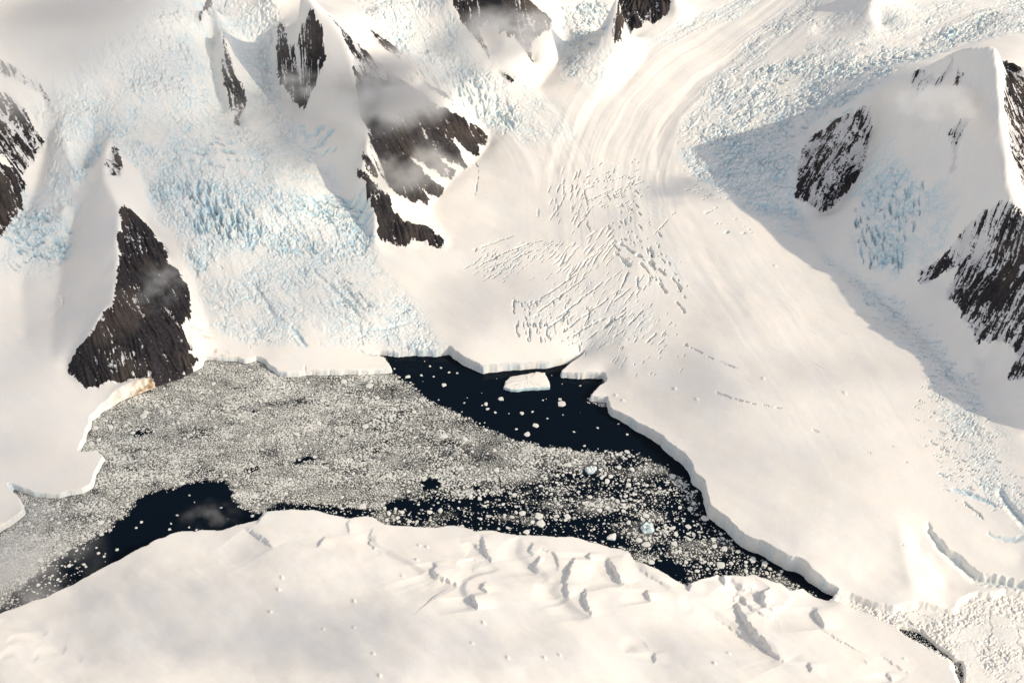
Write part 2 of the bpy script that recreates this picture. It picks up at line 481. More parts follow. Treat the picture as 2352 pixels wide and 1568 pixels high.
BLUE = np.zeros(VX.shape)
ROUGH = np.zeros(VX.shape)
for k, (poly, cell, amp, blu, ang, st) in enumerate(ICEFALLS):
    m = mask(poly, 22, 14, k)
    sel = m > 0.01
    x, y = VX[sel], VY[sel]
    mm = m[sel]
    a_, b_ = flow(x + 16 * fbm(x / 50, y / 50, 60 + k, 3), y + 16 * fbm(x / 50, y / 50, 80 + k, 3), R(ang))
    cell = cell * .72
    f1, f2, r, tx, ty = worley(a_ / (cell * st), b_ / cell, 100 + k)
    crack = sstep(0.22, 0.0, f2 - f1) * sstep(.25, .75, _hash(np.floor(a_ / 31), np.floor(b_ / 23), 7 + k) * .6 + r * .4)
    g1, g2, r2, sx, sy = worley(a_ / (cell * 2.6 * st), b_ / (cell * 2.6), 150 + k)
    crack2 = sstep(0.14, 0.0, g2 - g1)
    dens = np.clip(0.55 + 0.9 * fbm(x / 120, y / 120, 200 + k, 3), 0.08, 1)
    blk = amp * ((r - 0.5) * 0.9 + (r2 - .5) * 1.1 + (tx * (r2 - .5) + ty * (r - .5)) * 1.1 - crack * 0.8 - crack2 * .7 * (r > .4))
    blk += amp * 0.75 * (np.abs(perlin(a_ / 13, b_ / 6.5, 210 + k)) - .3) + amp * .35 * perlin(x / 5, y / 5, 215 + k)
    Z[sel] += blk * mm * dens
    bl = blu * mm * np.clip(crack * 0.9 + crack2 * .7 * (r > .4) + 0.35 * (r < .3) + 0.30, 0, 1) * dens * 1.5
    BLUE[sel] = np.maximum(BLUE[sel], bl)
    ROUGH[sel] = np.maximum(ROUGH[sel], mm)
print('icefalls', round(time.time() - T0, 1))


# crevasse stamps ----------------------------------------------------
def wdir(px, py, dx, dy):
    x0, y0 = hit(px, py)
    x1, y1 = unproj(px + dx, py + dy, bil(BASE, x0, y0))
    d = np.stack([x1 - x0, y1 - y0], 1)
    return x0, y0, d / np.maximum(1e-6, np.hypot(d[:, 0], d[:, 1]))[:, None]


def stamp(cx, cy, d, L, w, depth, blue=0.3, lip=0.0):
    r = L / 2 + w + 6
    i0, j0 = grid_idx(cx - r, cy - r)
    i1, j1 = grid_idx(cx + r, cy + r)
    ia, ib = int(min(i0, i1)) - 3, int(max(i0, i1)) + 4
    i2, _ = grid_idx(cx - r, cy + r); i3, _ = grid_idx(cx + r, cy - r)
    ia, ib = max(0, int(min(ia, i2, i3))), min(NU, int(max(ib, i2, i3)) + 2)
    ja, jb = max(0, int(min(j0, j1)) - 2), min(NV, int(max(j0, j1)) + 3)
    if ia >= ib or ja >= jb:
        return
    x, y = VX[ja:jb, ia:ib] - cx, VY[ja:jb, ia:ib] - cy
    a_ = x * d[0] + y * d[1]
    b_ = -x * d[1] + y * d[0] + 0.05 * L * np.sin(a_ / L * 4 + cx)
    pr = np.clip(1 - (2 * a_ / L) ** 2, 0, 1)
    hw = np.maximum(w * pr, 0.01)
    f = np.clip(1.25 - np.abs(b_) / hw, 0, 1) * (pr > 0)
    f = np.minimum(f * 2.0, 1)
    Z[ja:jb, ia:ib] -= depth * f * np.sqrt(pr)
    if lip:
        Z[ja:jb, ia:ib] += lip * pr * np.exp(-(b_ / (2.5 * w)) ** 2)
    BLUE[ja:jb, ia:ib] = np.maximum(BLUE[ja:jb, ia:ib], blue * f)


def in2(P, n, r):
    P = np.array(P, float)
    lo, hi = P.min(0), P.max(0)
    q = np.zeros((0, 2))
    while len(q) < n:
        t = lo + r.random((n * 2, 2)) * (hi - lo)
        q = np.concatenate([q, t[inpoly(t[:, 0], t[:, 1], P)]])
    return q[:n]


FIELDS = [  # polygon, count, px direction, length range, width, depth, blue (ice tint, partly painted shade on the floors)
    ([(1400, 400), (1440, 400), (1500, 520), (1560, 640), (1575, 690), (1500, 640), (1440, 580), (1400, 500)], 80, (0.75, 1.0), (12, 40), 1.8, 8, .7),
    ([(1340, 390), (1460, 360), (1500, 430), (1440, 470), (1360, 470)], 80, (1, -0.25), (12, 36), 1.7, 8, .85),
    ([(1270, 420), (1360, 380), (1340, 520), (1260, 480)], 40, (-0.5, 1), (20, 50), 2.2, 7, .35),
    ([(1250, 640), (1380, 560), (1500, 620), (1500, 720), (1400, 780), (1290, 740)], 90, (1, -0.85), (14, 60), 1.2, 6, .6),
    ([(1170, 690), (1290, 720), (1350, 800), (1240, 790), (1180, 740)], 80, (0.4, 1), (12, 36), 1.8, 7, .7),
    ([(1080, 590), (1180, 560), (1300, 555), (1260, 600), (1120, 640)], 160, (1, -0.45), (10, 36), 1.5, 5, .8),
    ([(1440, 700), (1560, 720), (1560, 850), (1440, 860), (1380, 800)], 50, (1, -0.8), (10, 30), 1.8, 6, .6),
    ([(1280, 600), (1400, 520), (1420, 560), (1330, 640)], 40, (1, -0.9), (30, 80), 2.6, 5, .2),
    ([(1560, 330), (1590, 300), (1620, 440), (1690, 520), (1760, 560), (1650, 520), (1580, 430)], 70, (1, -0.1), (12, 30), 3.5, 6, .4),
    ([(780, 600), (860, 720), (830, 730), (760, 640)], 60, (1, 0.3), (12, 30), 3.5, 5, .4),
    ([(2120, 870), (2250, 940), (2352, 1150), (2352, 1220), (2180, 1130), (2100, 960)], 300, (1, 0.25), (8, 30), 2.3, 4, .6),
    ([(1900, 600), (2060, 690), (2250, 900), (2200, 900), (2020, 740)], 220, (1, 0.3), (8, 30), 2.0, 3.5, .8),
    ([(1700, 960), (1560, 1200), (1900, 1320), (2100, 1250), (2100, 1000)], 5, (1, 0.4), (15, 30), 3, 4, .1),
    ([(400, 330), (520, 330), (560, 370), (480, 390)], 40, (1, 0.15), (20, 55), 4, 7, .8),
    ([(690, 290), (770, 320), (760, 370), (690, 350)], 26, (1, 0.15), (25, 60), 4, 6, .8),
    ([(700, 440), (850, 470), (860, 520), (760, 500), (640, 490)], 60, (1, 0.15), (30, 90), 4.5, 8, .8),
    ([(10, 460), (140, 500), (150, 590), (30, 600)], 60, (1, 0.35), (25, 60), 4, 7, .8),
    ([(400, 400), (560, 480), (600, 540), (450, 520)], 110, (0.5, 1), (20, 60), 4.5, 9, 1.0),
    ([(480, 620), (560, 600), (660, 760), (600, 800), (520, 760)], 30, (1, 0.1), (12, 30), 3, 4, .3),
    ([(1960, 480), (2110, 420), (2080, 620), (1990, 600)], 70, (0.3, 1), (18, 50), 4, 9, .9),
    ([(1750, 640), (1650, 880), (1800, 900), (1950, 780)], 14, (1, 0.45), (40, 90), 1.6, 1.6, .05),
    ([(1280, 20), (1400, 10), (1390, 100), (1300, 110)], 50, (1, 0.5), (20, 50), 4, 7, .7),
    ([(1620, 260), (1800, 150), (2100, 110), (1980, 200), (1820, 330), (1650, 420)], 160, (1, 0.2), (15, 45), 5, 8, .7),
    ([(880, 130), (1000, 130), (1180, 250), (1150, 290), (1060, 240)], 90, (1, 1.1), (20, 60), 5, 8, .6),
]
for k, (poly, n, dr, (l0, l1), w, dep, bl) in enumerate(FIELDS):
    q = in2(poly, n, rng)
    q = q + rng.normal(0, 11, q.shape)
    x, y, d = wdir(q[:, 0], q[:, 1], dr[0] * 10, dr[1] * 10)
    L = l0 + (l1 - l0) * rng.random(n) ** 1.6
    ww = w * (0.4 + 0.9 * rng.random(n) ** 1.3) * np.minimum(1, L / 30)
    ja = rng.normal(0, 0.09, n)
    for i in range(n):
        c, s = math.cos(ja[i]), math.sin(ja[i])
        stamp(x[i], y[i], (d[i, 0] * c - d[i, 1] * s, d[i, 0] * s + d[i, 1] * c), L[i], ww[i], dep * (0.45 + 0.8 * rng.random()), bl)
print('crevasses', round(time.time() - T0, 1))


def chaikin(Q, n=2):
    for _ in range(n):
        a, b = Q[:-1] * .75 + Q[1:] * .25, Q[:-1] * .25 + Q[1:] * .75
        Q = np.concatenate([Q[:1], np.stack([a, b], 1).reshape(-1, 2), Q[-1:]])
    return Q


def along(pts, reach, smooth=2):
    P = np.array(pts, float)
    x, y = hit(P[:, 0], P[:, 1])
    Q = chaikin(np.stack([x, y], 1), smooth)
    lo, hi = Q.min(0) - reach, Q.max(0) + reach
    ci, cj = grid_idx(np.array([lo[0], hi[0], lo[0], hi[0]]), np.array([lo[1], lo[1], hi[1], hi[1]]))
    sl = (slice(max(0, int(cj.min())), min(NV, int(cj.max()) + 2)), slice(max(0, int(ci.min())), min(NU, int(ci.max()) + 2)))
    gx, gy = VX[sl], VY[sl]
    best, sd, tt = np.full(gx.shape, 1e9), np.zeros(gx.shape), np.zeros(gx.shape)
    seg = np.hypot(*(Q[1:] - Q[:-1]).T)
    cum = np.concatenate([[0], np.cumsum(seg)])
    for k in range(len(Q) - 1):
        a, d = Q[k], Q[k + 1] - Q[k]
        t = np.clip(((gx - a[0]) * d[0] + (gy - a[1]) * d[1]) / (d @ d), 0, 1)
        ex, ey = gx - a[0] - t * d[0], gy - a[1] - t * d[1]
        e = np.hypot(ex, ey)
        m = e < best
        best = np.where(m, e, best)
        sd = np.where(m, np.sign(d[0] * ey - d[1] * ex) * e, sd)
        tt = np.where(m, cum[k] + t * seg[k], tt)
    return sl, sd, tt, cum[-1]


# flow bands drawn out along the glaciers
for pts, half, amp, wl in [
    ([(1860, -60), (1700, 60), (1560, 150), (1450, 260), (1395, 380), (1400, 500), (1430, 620), (1410, 740), (1350, 850)], 330, 4.2, 50),
    ([(1590, 250), (1560, 350), (1600, 480), (1720, 640), (1880, 860), (2040, 1100), (2100, 1320)], 300, 1.8, 70),
    ([(480, 200), (560, 330), (600, 450), (640, 560), (690, 690), (730, 820)], 300, 3.0, 38),
    ([(1050, 40), (1130, 150), (1230, 270), (1300, 420), (1290, 560)], 200, 2.2, 40),
    ([(2352, 20), (2150, 90), (1900, 160), (1700, 230), (1600, 330)], 170, 5.0, 40),
]:
    sl, sd, tt, tot = along(pts, half + 40)
    f = sstep(half, half * .45, np.abs(sd)) * sstep(0, 250, tt) * sstep(tot, tot * .5, tt)
    w_ = sd + 10 * fbm(VX[sl] / 160, VY[sl] / 160, 870, 2)
    Z[sl] += amp * f * (fbm(w_ / wl, tt / 1300, 871 + int(wl), 3) - .0) + f * amp * .15 * perlin(w_ / 14, tt / 400, 875)


def step_fold(pts, height, west=150.0, east=80.0, wall=9.0, rag=3.5):
    sl, sd, tt, tot = along(pts, west + 20, 1)
    gx, gy = VX[sl], VY[sl]
    sd = -sd
    near = np.exp(-np.abs(sd) / 16)
    sdw = sd + near * rag * (perlin(gx / 15, gy / 15, 5) * 1.6 + .7 * perlin(gx / 6, gy / 6, 6))
    T = np.sin(math.pi * np.clip(tt / tot, 0, 1)) ** .75
    A = (1 - sstep(0, west, sd)) * -.5
    B = (1 - sstep(0, east, -sd)) * .5
    q = sstep(wall / 2, -wall / 2, sdw)
    Z[sl] += height * T * (A * (1 - q) + B * q)


# hand-traced open crevasses: gentle ramp on one side, a wall on the other
def scarp(pts, width, depth, side=1, blue=0.1, wall=7.0, noise=3.0, wl=14.0):
    P = np.array(pts, float)
    x, y = hit(P[:, 0], P[:, 1])
    Q = np.stack([x, y], 1)
    lo, hi = Q.min(0) - width - 12, Q.max(0) + width + 12
    ci, cj = grid_idx(np.array([lo[0], hi[0], lo[0], hi[0]]), np.array([lo[1], lo[1], hi[1], hi[1]]))
    ia, ib, ja, jb = max(0, int(ci.min())), min(NU, int(ci.max()) + 2), max(0, int(cj.min())), min(NV, int(cj.max()) + 2)
    gx, gy = VX[ja:jb, ia:ib], VY[ja:jb, ia:ib]
    gx = gx + noise * perlin(gx / wl, gy / wl, 5)
    gy = gy + noise * perlin(gx / wl, gy / wl, 6)
    best = np.full(gx.shape, 1e9)
    sd = np.zeros(gx.shape)
    tt = np.zeros(gx.shape)
    seg = np.hypot(*(Q[1:] - Q[:-1]).T)
    cum = np.concatenate([[0], np.cumsum(seg)]) / seg.sum()
    for k in range(len(Q) - 1):
        a, d = Q[k], Q[k + 1] - Q[k]
        t = np.clip(((gx - a[0]) * d[0] + (gy - a[1]) * d[1]) / (d @ d), 0, 1)
        ex, ey = gx - a[0] - t * d[0], gy - a[1] - t * d[1]
        e = np.hypot(ex, ey)
        m = e < best
        best = np.where(m, e, best)
        sd = np.where(m, np.sign(d[0] * ey - d[1] * ex) * e, sd)
        tt = np.where(m, cum[k] + t * (cum[k + 1] - cum[k]), tt)
    sd = sd * side
    taper = np.sqrt(np.clip(4 * tt * (1 - tt), 0, 1)) * (best < 1e8)
    ends = sstep(0.0, 0.08, tt) * sstep(1.0, 0.92, tt)
    f = np.where(sd > 0, 1 - sstep(0, width * np.maximum(taper, .15), sd), 1 - sstep(0, wall, -sd))
    Z[ja:jb, ia:ib] -= depth * f * taper * ends
    BLUE[ja:jb, ia:ib] = np.maximum(BLUE[ja:jb, ia:ib], blue * f * ends)


# (trace, ramp width, depth)   side=+1: ramp lies left of the tracing direction
for pts, wd, dp in [
    ([(1684, 1362), (1702, 1400), (1722, 1436), (1748, 1466), (1772, 1494), (1802, 1520)], 26, 15),
    ([(1690, 1362), (1704, 1366), (1712, 1385)], 14, 8),
    ([(1868, 1392), (1880, 1418), (1893, 1444)], 18, 11),
    ([(988, 1308), (1000, 1322), (1012, 1328), (1036, 1334), (1052, 1344)], 22, 10),
    ([(996, 1286), (1002, 1298), (992, 1310), (990, 1318)], 10, 6),
    ([(1080, 1366), (1088, 1384), (1096, 1406)], 16, 10),
    ([(1104, 1226), (1110, 1250), (1118, 1270), (1130, 1286)], 16, 8),
    ([(1318, 1278), (1312, 1300), (1304, 1324), (1294, 1346)], 16, 10),
    ([(1300, 1340), (1300, 1362), (1310, 1372)], 14, 8),
    ([(1345, 1352), (1340, 1378), (1348, 1398), (1358, 1416)], 15, 9),
    ([(1394, 1276), (1404, 1300), (1416, 1324), (1430, 1344)], 20, 12),
    ([(1482, 1356), (1484, 1368), (1494, 1382)], 12, 8),
    ([(1240, 1274), (1228, 1296), (1234, 1312)], 12, 7),
    ([(1114, 1334), (1106, 1350), (1118, 1366)], 12, 6),
    ([(1350, 1266), (1354, 1284)], 12, 6),
    ([(1224, 1244), (1218, 1262), (1222, 1276)], 12, 5),
    ([(562, 1216), (580, 1226), (600, 1240), (628, 1266)], 20, 7),
    ([(745, 1232), (736, 1250), (730, 1262)], 9, 6),
    ([(1500, 1490), (1504, 1502), (1502, 1514)], 10, 5),
    ([(1758, 1372), (1750, 1382), (1760, 1392)], 14, 8),
    ([(1856, 1520), (1862, 1535), (1856, 1545)], 10, 5),
    ([(2033, 1540), (2042, 1552), (2052, 1562)], 12, 5),
    ([(1580, 1328), (1584, 1342), (1580, 1356)], 10, 8),
    ([(1650, 1316), (1662, 1330), (1660, 1346)], 10, 8),
    ([(1676, 1332), (1694, 1346), (1716, 1352), (1740, 1350)], 10, 10),
    ([(1768, 1348), (1752, 1362), (1744, 1382)], 14, 11),
    ([(1744, 1384), (1768, 1400), (1796, 1398), (1816, 1380), (1822, 1364)], 8, 7),
    ([(1700, 1376), (1724, 1392), (1756, 1412), (1790, 1416)], 8, 5),
    ([(612, 1176), (598, 1192), (590, 1208)], 8, 4),
    ([(858, 1206), (846, 1226), (852, 1250), (880, 1266)], 12, 3.5),
    ([(800, 1188), (796, 1206), (804, 1222)], 8, 3),
    ([(1046, 1290), (1062, 1280), (1090, 1276), (1108, 1282)], 8, 3),
    ([(1060, 1244), (1080, 1240), (1096, 1248), (1108, 1262)], 8, 4),
    ([(1230, 1268), (1250, 1262), (1272, 1272), (1284, 1292), (1276, 1312)], 8, 4),
    ([(1396, 1316), (1420, 1336), (1446, 1350)], 10, 3),
    ([(1464, 1300), (1500, 1330), (1540, 1350)], 12, 3),
    ([(1880, 1440), (1930, 1470), (1990, 1500)], 14, 3),
    ([(2020, 1500), (2050, 1520), (2090, 1545)], 12, 3),
    ([(1640, 1400), (1700, 1440), (1740, 1480)], 14, 3),
]:
    step_fold(pts, dp * 1.5, west=60 + 6 * wd, east=20 + 3 * wd, wall=7 + dp * .35)
# gentle swells around them on the dome
for pts, wd, dp, sd_ in [
    ([(850, 1215), (852, 1240), (880, 1262), (920, 1290), (960, 1320), (1040, 1350)], 70, 9, -1),
    ([(1140, 1290), (1110, 1304), (1060, 1326), (1054, 1350), (1062, 1380), (1080, 1408)], 45, 9, -1),
    ([(1180, 1230), (1190, 1270), (1230, 1310), (1260, 1330)], 40, 7, -1),
    ([(1280, 1320), (1262, 1345), (1270, 1370), (1310, 1394), (1350, 1426)], 40, 9, -1),
    ([(1352, 1286), (1400, 1330), (1430, 1352)], 40, 5, -1),
    ([(1440, 1270), (1480, 1320), (1540, 1360), (1600, 1400)], 50, 6, -1),
    ([(1560, 1370), (1640, 1400), (1720, 1460), (1800, 1520)], 60, 8, -1),
    ([(2150, 1270), (2145, 1310), (2160, 1350), (2190, 1392)], 40, 4, 1),
    ([(0, 1430), (60, 1440), (110, 1455)], 25, 5, 1),
    ([(20, 1470), (80, 1480), (150, 1490)], 25, 5, 1),
    ([(80, 1500), (130, 1495), (190, 1508)], 25, 4, 1),
    ([(0, 1512), (40, 1505), (90, 1515)], 25, 4, 1),
    ([(1440, 1490), (1436, 1480), (1460, 1474), (1490, 1476)], 22, 5, 1),
]:
    scarp(pts, wd * 1.5, dp * .8, side=sd_, blue=0, wall=24, noise=12, wl=80)
# the great rift at the right
scarp([(2130, 1192), (2136, 1215), (2150, 1232), (2170, 1258), (2195, 1278), (2222, 1300), (2246, 1322), (2300, 1332), (2352, 1345), (2420, 1360)], 34, 24, side=-1, blue=.35, wall=8, noise=5)
scarp([(2180, 1122), (2220, 1132), (2262, 1150), (2290, 1166)], 16, 7, side=-1, blue=.9)
scarp([(2262, 1228), (2285, 1240), (2330, 1245), (2352, 1238)], 16, 6, side=-1, blue=.6)
scarp([(2290, 1120), (2320, 1160), (2352, 1200), (2400, 1240)], 30, 12, side=-1, blue=.6)
# hollows by the western glacier tongue
scarp([(665, 745), (682, 762), (694, 778), (705, 795)], 16, 6, side=-1, blue=.9)
scarp([(140, 680), (147, 692), (143, 706)], 14, 6, side=1, blue=.0)
scarp([(790, 750), (850, 757), (900, 752), (948, 740)], 10, 6, side=-1, blue=.7)
scarp([(700, 838), (702, 852), (701, 862)], 4, 5, side=-1, blue=.3, wall=3)
scarp([(820, 802), (842, 812), (865, 816)], 10, 6, side=-1, blue=.3)
for pts in ([(712, 610), (760, 655), (800, 700), (838, 736)], [(770, 640), (810, 680), (845, 722)], [(576, 640), (610, 690), (640, 740)]):
    scarp(pts, 24, 7, side=-1, blue=.3)
# low ridges beside the trunk glacier
for pts, dp in ((([(1700, 110), (1600, 190), (1535, 270), (1512, 340), (1520, 420)]), 8), (([(1470, 140), (1380, 230), (1300, 330), (1262, 410)]), 7), ([(1560, 470), (1640, 600), (1720, 740)], 5), ([(1100, 370), (1092, 410), (1088, 462)], 2)):
    scarp(pts, 55, dp * .6, side=1, blue=0, wall=35, noise=10, wl=70)

# long thin cracks of the trunk glacier, traced one by one
def crack(pts, w=2.2, depth=9.0, blue=.7, rag=2.0, gap=-.35):
    sl, sd, tt, tot = along(pts, 14, 2)
    gx, gy = VX[sl], VY[sl]
    sdw = sd + rag * (perlin(gx / 22, gy / 22, 15) * 1.5 + .6 * perlin(gx / 8, gy / 8, 16))
    T = sstep(0, 18, tt) * sstep(tot, tot - 18, tt)
    wm_ = w * (.75 + .9 * perlin(tt / 26 + pts[0][0], tt * 0 + .5, 17))
    f = np.clip(1.3 - np.abs(sdw) / np.maximum(wm_, .05), 0, 1) * T * (perlin(tt / 34 + pts[0][1], tt * 0 + 3.3, 18) > gap)
    Z[sl] -= depth * np.minimum(1, f * 1.8)
    BLUE[sl] = np.maximum(BLUE[sl], blue * f)


for w_, dp_, curves in (
    (3.6, 12, [[(1840, 110), (1890, 190), (1950, 240)], [(1880, 100), (1960, 170), (2040, 220)], [(2000, 230), (2060, 300), (2110, 360)], [(1990, 60), (2030, 110)], [(2080, 130), (2110, 220)], [(2080, 220), (2150, 300), (2200, 330)],
               [(2140, 370), (2200, 450)], [(2230, 340), (2290, 400), (2290, 440)], [(1850, 180), (1900, 230), (1960, 280)], [(2030, 200), (2090, 260), (2130, 300)]]),
    (1.9, 9, [[(1430, 650), (1530, 580), (1620, 500), (1700, 440), (1760, 390), (1790, 340)], [(1500, 720), (1600, 640), (1700, 570), (1800, 500), (1870, 440)], [(1330, 600), (1430, 520), (1520, 450), (1600, 390), (1660, 340)],
              [(1270, 560), (1400, 470), (1500, 390), (1610, 320)], [(1640, 680), (1690, 600), (1650, 540)], [(1850, 470), (1900, 420), (1930, 330), (1945, 300)], [(1560, 740), (1700, 660), (1800, 620)], [(1990, 500), (2005, 430), (2000, 340)],
              [(1180, 480), (1175, 600), (1190, 700), (1215, 760)], [(1240, 600), (1280, 700), (1280, 790)], [(1800, 560), (1870, 490), (1960, 420)], [(1760, 700), (1850, 620), (1950, 530)], [(1840, 760), (1930, 680), (2040, 560)],
              [(1660, 760), (1780, 690), (1900, 600)], [(1380, 700), (1480, 640), (1570, 560), (1650, 470)], [(900, 160), (1040, 110), (1180, 60)], [(940, 260), (1080, 190), (1240, 130), (1380, 90)], [(1010, 290), (1160, 230), (1300, 170)],
              [(2240, 480), (2300, 550), (2330, 600)], [(2050, 780), (2110, 740), (2150, 680)]])):
    for cv in curves:
        crack([(775 + .3443 * a, 517 + .3443 * b) for a, b in cv], w_, dp_)
for cv in ([(1356, 476), (1340, 500), (1322, 520), (1310, 536)], [(1300, 440), (1290, 462), (1275, 486), (1262, 500)], [(1340, 440), (1352, 470), (1345, 500), (1356, 530)], [(1560, 480), (1530, 510), (1500, 540)], [(1092, 372), (1100, 400), (1092, 440), (1088, 462)],
           [(2210, 1150), (2240, 1180), (2260, 1200)], [(1640, 900), (1720, 930), (1800, 940)], [(1560, 780), (1640, 830), (1700, 850)]):
    crack(cv, 1.7, 7)
# scattered snow mounds on the dome
for px, py in [(648, 1330), (640, 1357), (813, 1380), (742, 1441), (813, 1442), (1110, 1436), (1084, 1482), (1166, 1514), (1250, 1513), (1285, 1506), (858, 1509), (873, 1563), (620, 1402), (1600, 915), (1752, 873), (1940, 900), (1780, 610),
               (1673, 1498), (1640, 1525), (1992, 1518), (2078, 1510), (924, 1320), (962, 1246), (957, 1282), (980, 1250), (1430, 916), (1414, 905), (1550, 888)]:
    x, y = hit(px, py)
    i, j = grid_idx(x[0], y[0])
    i, j = int(i), int(j)
    sl = (slice(max(0, j - 9), j + 10), slice(max(0, i - 9), i + 10))
    dx, dy = VX[sl] - x[0], VY[sl] - y[0]
    Z[sl] += rng.uniform(2.5, 5) * np.exp(-((dx + .4 * dy) ** 2 + dy * dy * rng.uniform(.3, .8)) / 16)

fl_m = mask([(2215, 112), (2285, 112), (2295, 300), (2310, 440), (2200, 540), (2110, 640), (2040, 560), (2000, 400), (2010, 260), (2120, 165)], 20, 4, 9)
a_, b_ = flow(VX, VY, math.atan2(-1.0, -0.55))
Z += fl_m * (3.0 * np.abs(perlin(b_ / 26, a_ / 420, 881)) + 1.6 * np.abs(perlin(b_ / 10, a_ / 240, 882)) + 1.2 * fbm(VX / 40, VY / 40, 883, 3))
# coast, rubble lowland, channel -------------------------------------
crag = 7 * perlin(VX / 38, VY / 38, 71) + 4.0 * fbm(VX / 24, VY / 24, 72, 3) * 1.4 + 1.0 * perlin(VX / 8, VY / 8, 73)
ws = bil(WSDF, VX, VY) + crag * 0.55
near_left_shore = 0
land = sstep(0.5, 6.5, -ws)
rs = bil(RSDF, VX, VY) + crag * 0.8
rub = sstep(-6, 6, rs)
sel = rub > 0.01
x, y = VX[sel], VY[sel]
f1, f2, r, tx, ty = worley(x / 9 + .8 * fbm(x / 26, y / 26, 1, 2), y / 9 + .8 * fbm(x / 26, y / 26, 2, 2), 501)
g1, g2, r2, _, _ = worley(x / 60 + .5 * fbm(x / 50, y / 50, 3, 2), y / 45 + .5 * fbm(x / 50, y / 50, 4, 2), 502)
patch = sstep(-.25, .15, fbm(x / 130, y / 90, 77, 3))
rz = 9 + .7 * (6 * (r - .4) + 5 * (tx * (r - .5) + ty * (r2 - .5)) - 2.5 * sstep(.2, 0, f2 - f1) + 5 * (np.abs(perlin(x / 17, y / 9, 506)) - .3) + 2 * perlin(x / 6, y / 6, 507)) * (1 - .9 * patch) + 3 * (r2 - .5) - 3.5 * sstep(.05, 0, g2 - g1) * (r2 > .5) + 5 * fbm(x / 120, y / 90, 505, 2)
Z[sel] = Z[sel] * (1 - rub[sel]) + rz * rub[sel]
BLUE[sel] = np.maximum(BLUE[sel] * (1 - rub[sel]), rub[sel] * .28 * sstep(.2, 0, f2 - f1))
cs = bil(CSDF, VX, VY) + crag * 0.5
Z = Z * (1 - sstep(1, 6, cs)) - 12 * sstep(1, 6, cs)
Z = np.maximum(Z, 2.5 * (1 - sstep(1, 6, cs)) - 12 * sstep(1, 6, cs))
# icicled, fluted cliff faces
Z = (Z + 1.5) * land - 1.5
Z = Z - 14 * (1 - sstep(0, 0.12, land))
cliff = sstep(0, .05, land) * sstep(1, .85, land)
BLUE = np.maximum(BLUE, cliff * np.clip(.30 + .5 * perlin(VX / 30, VY / 30, 890), 0, .7))

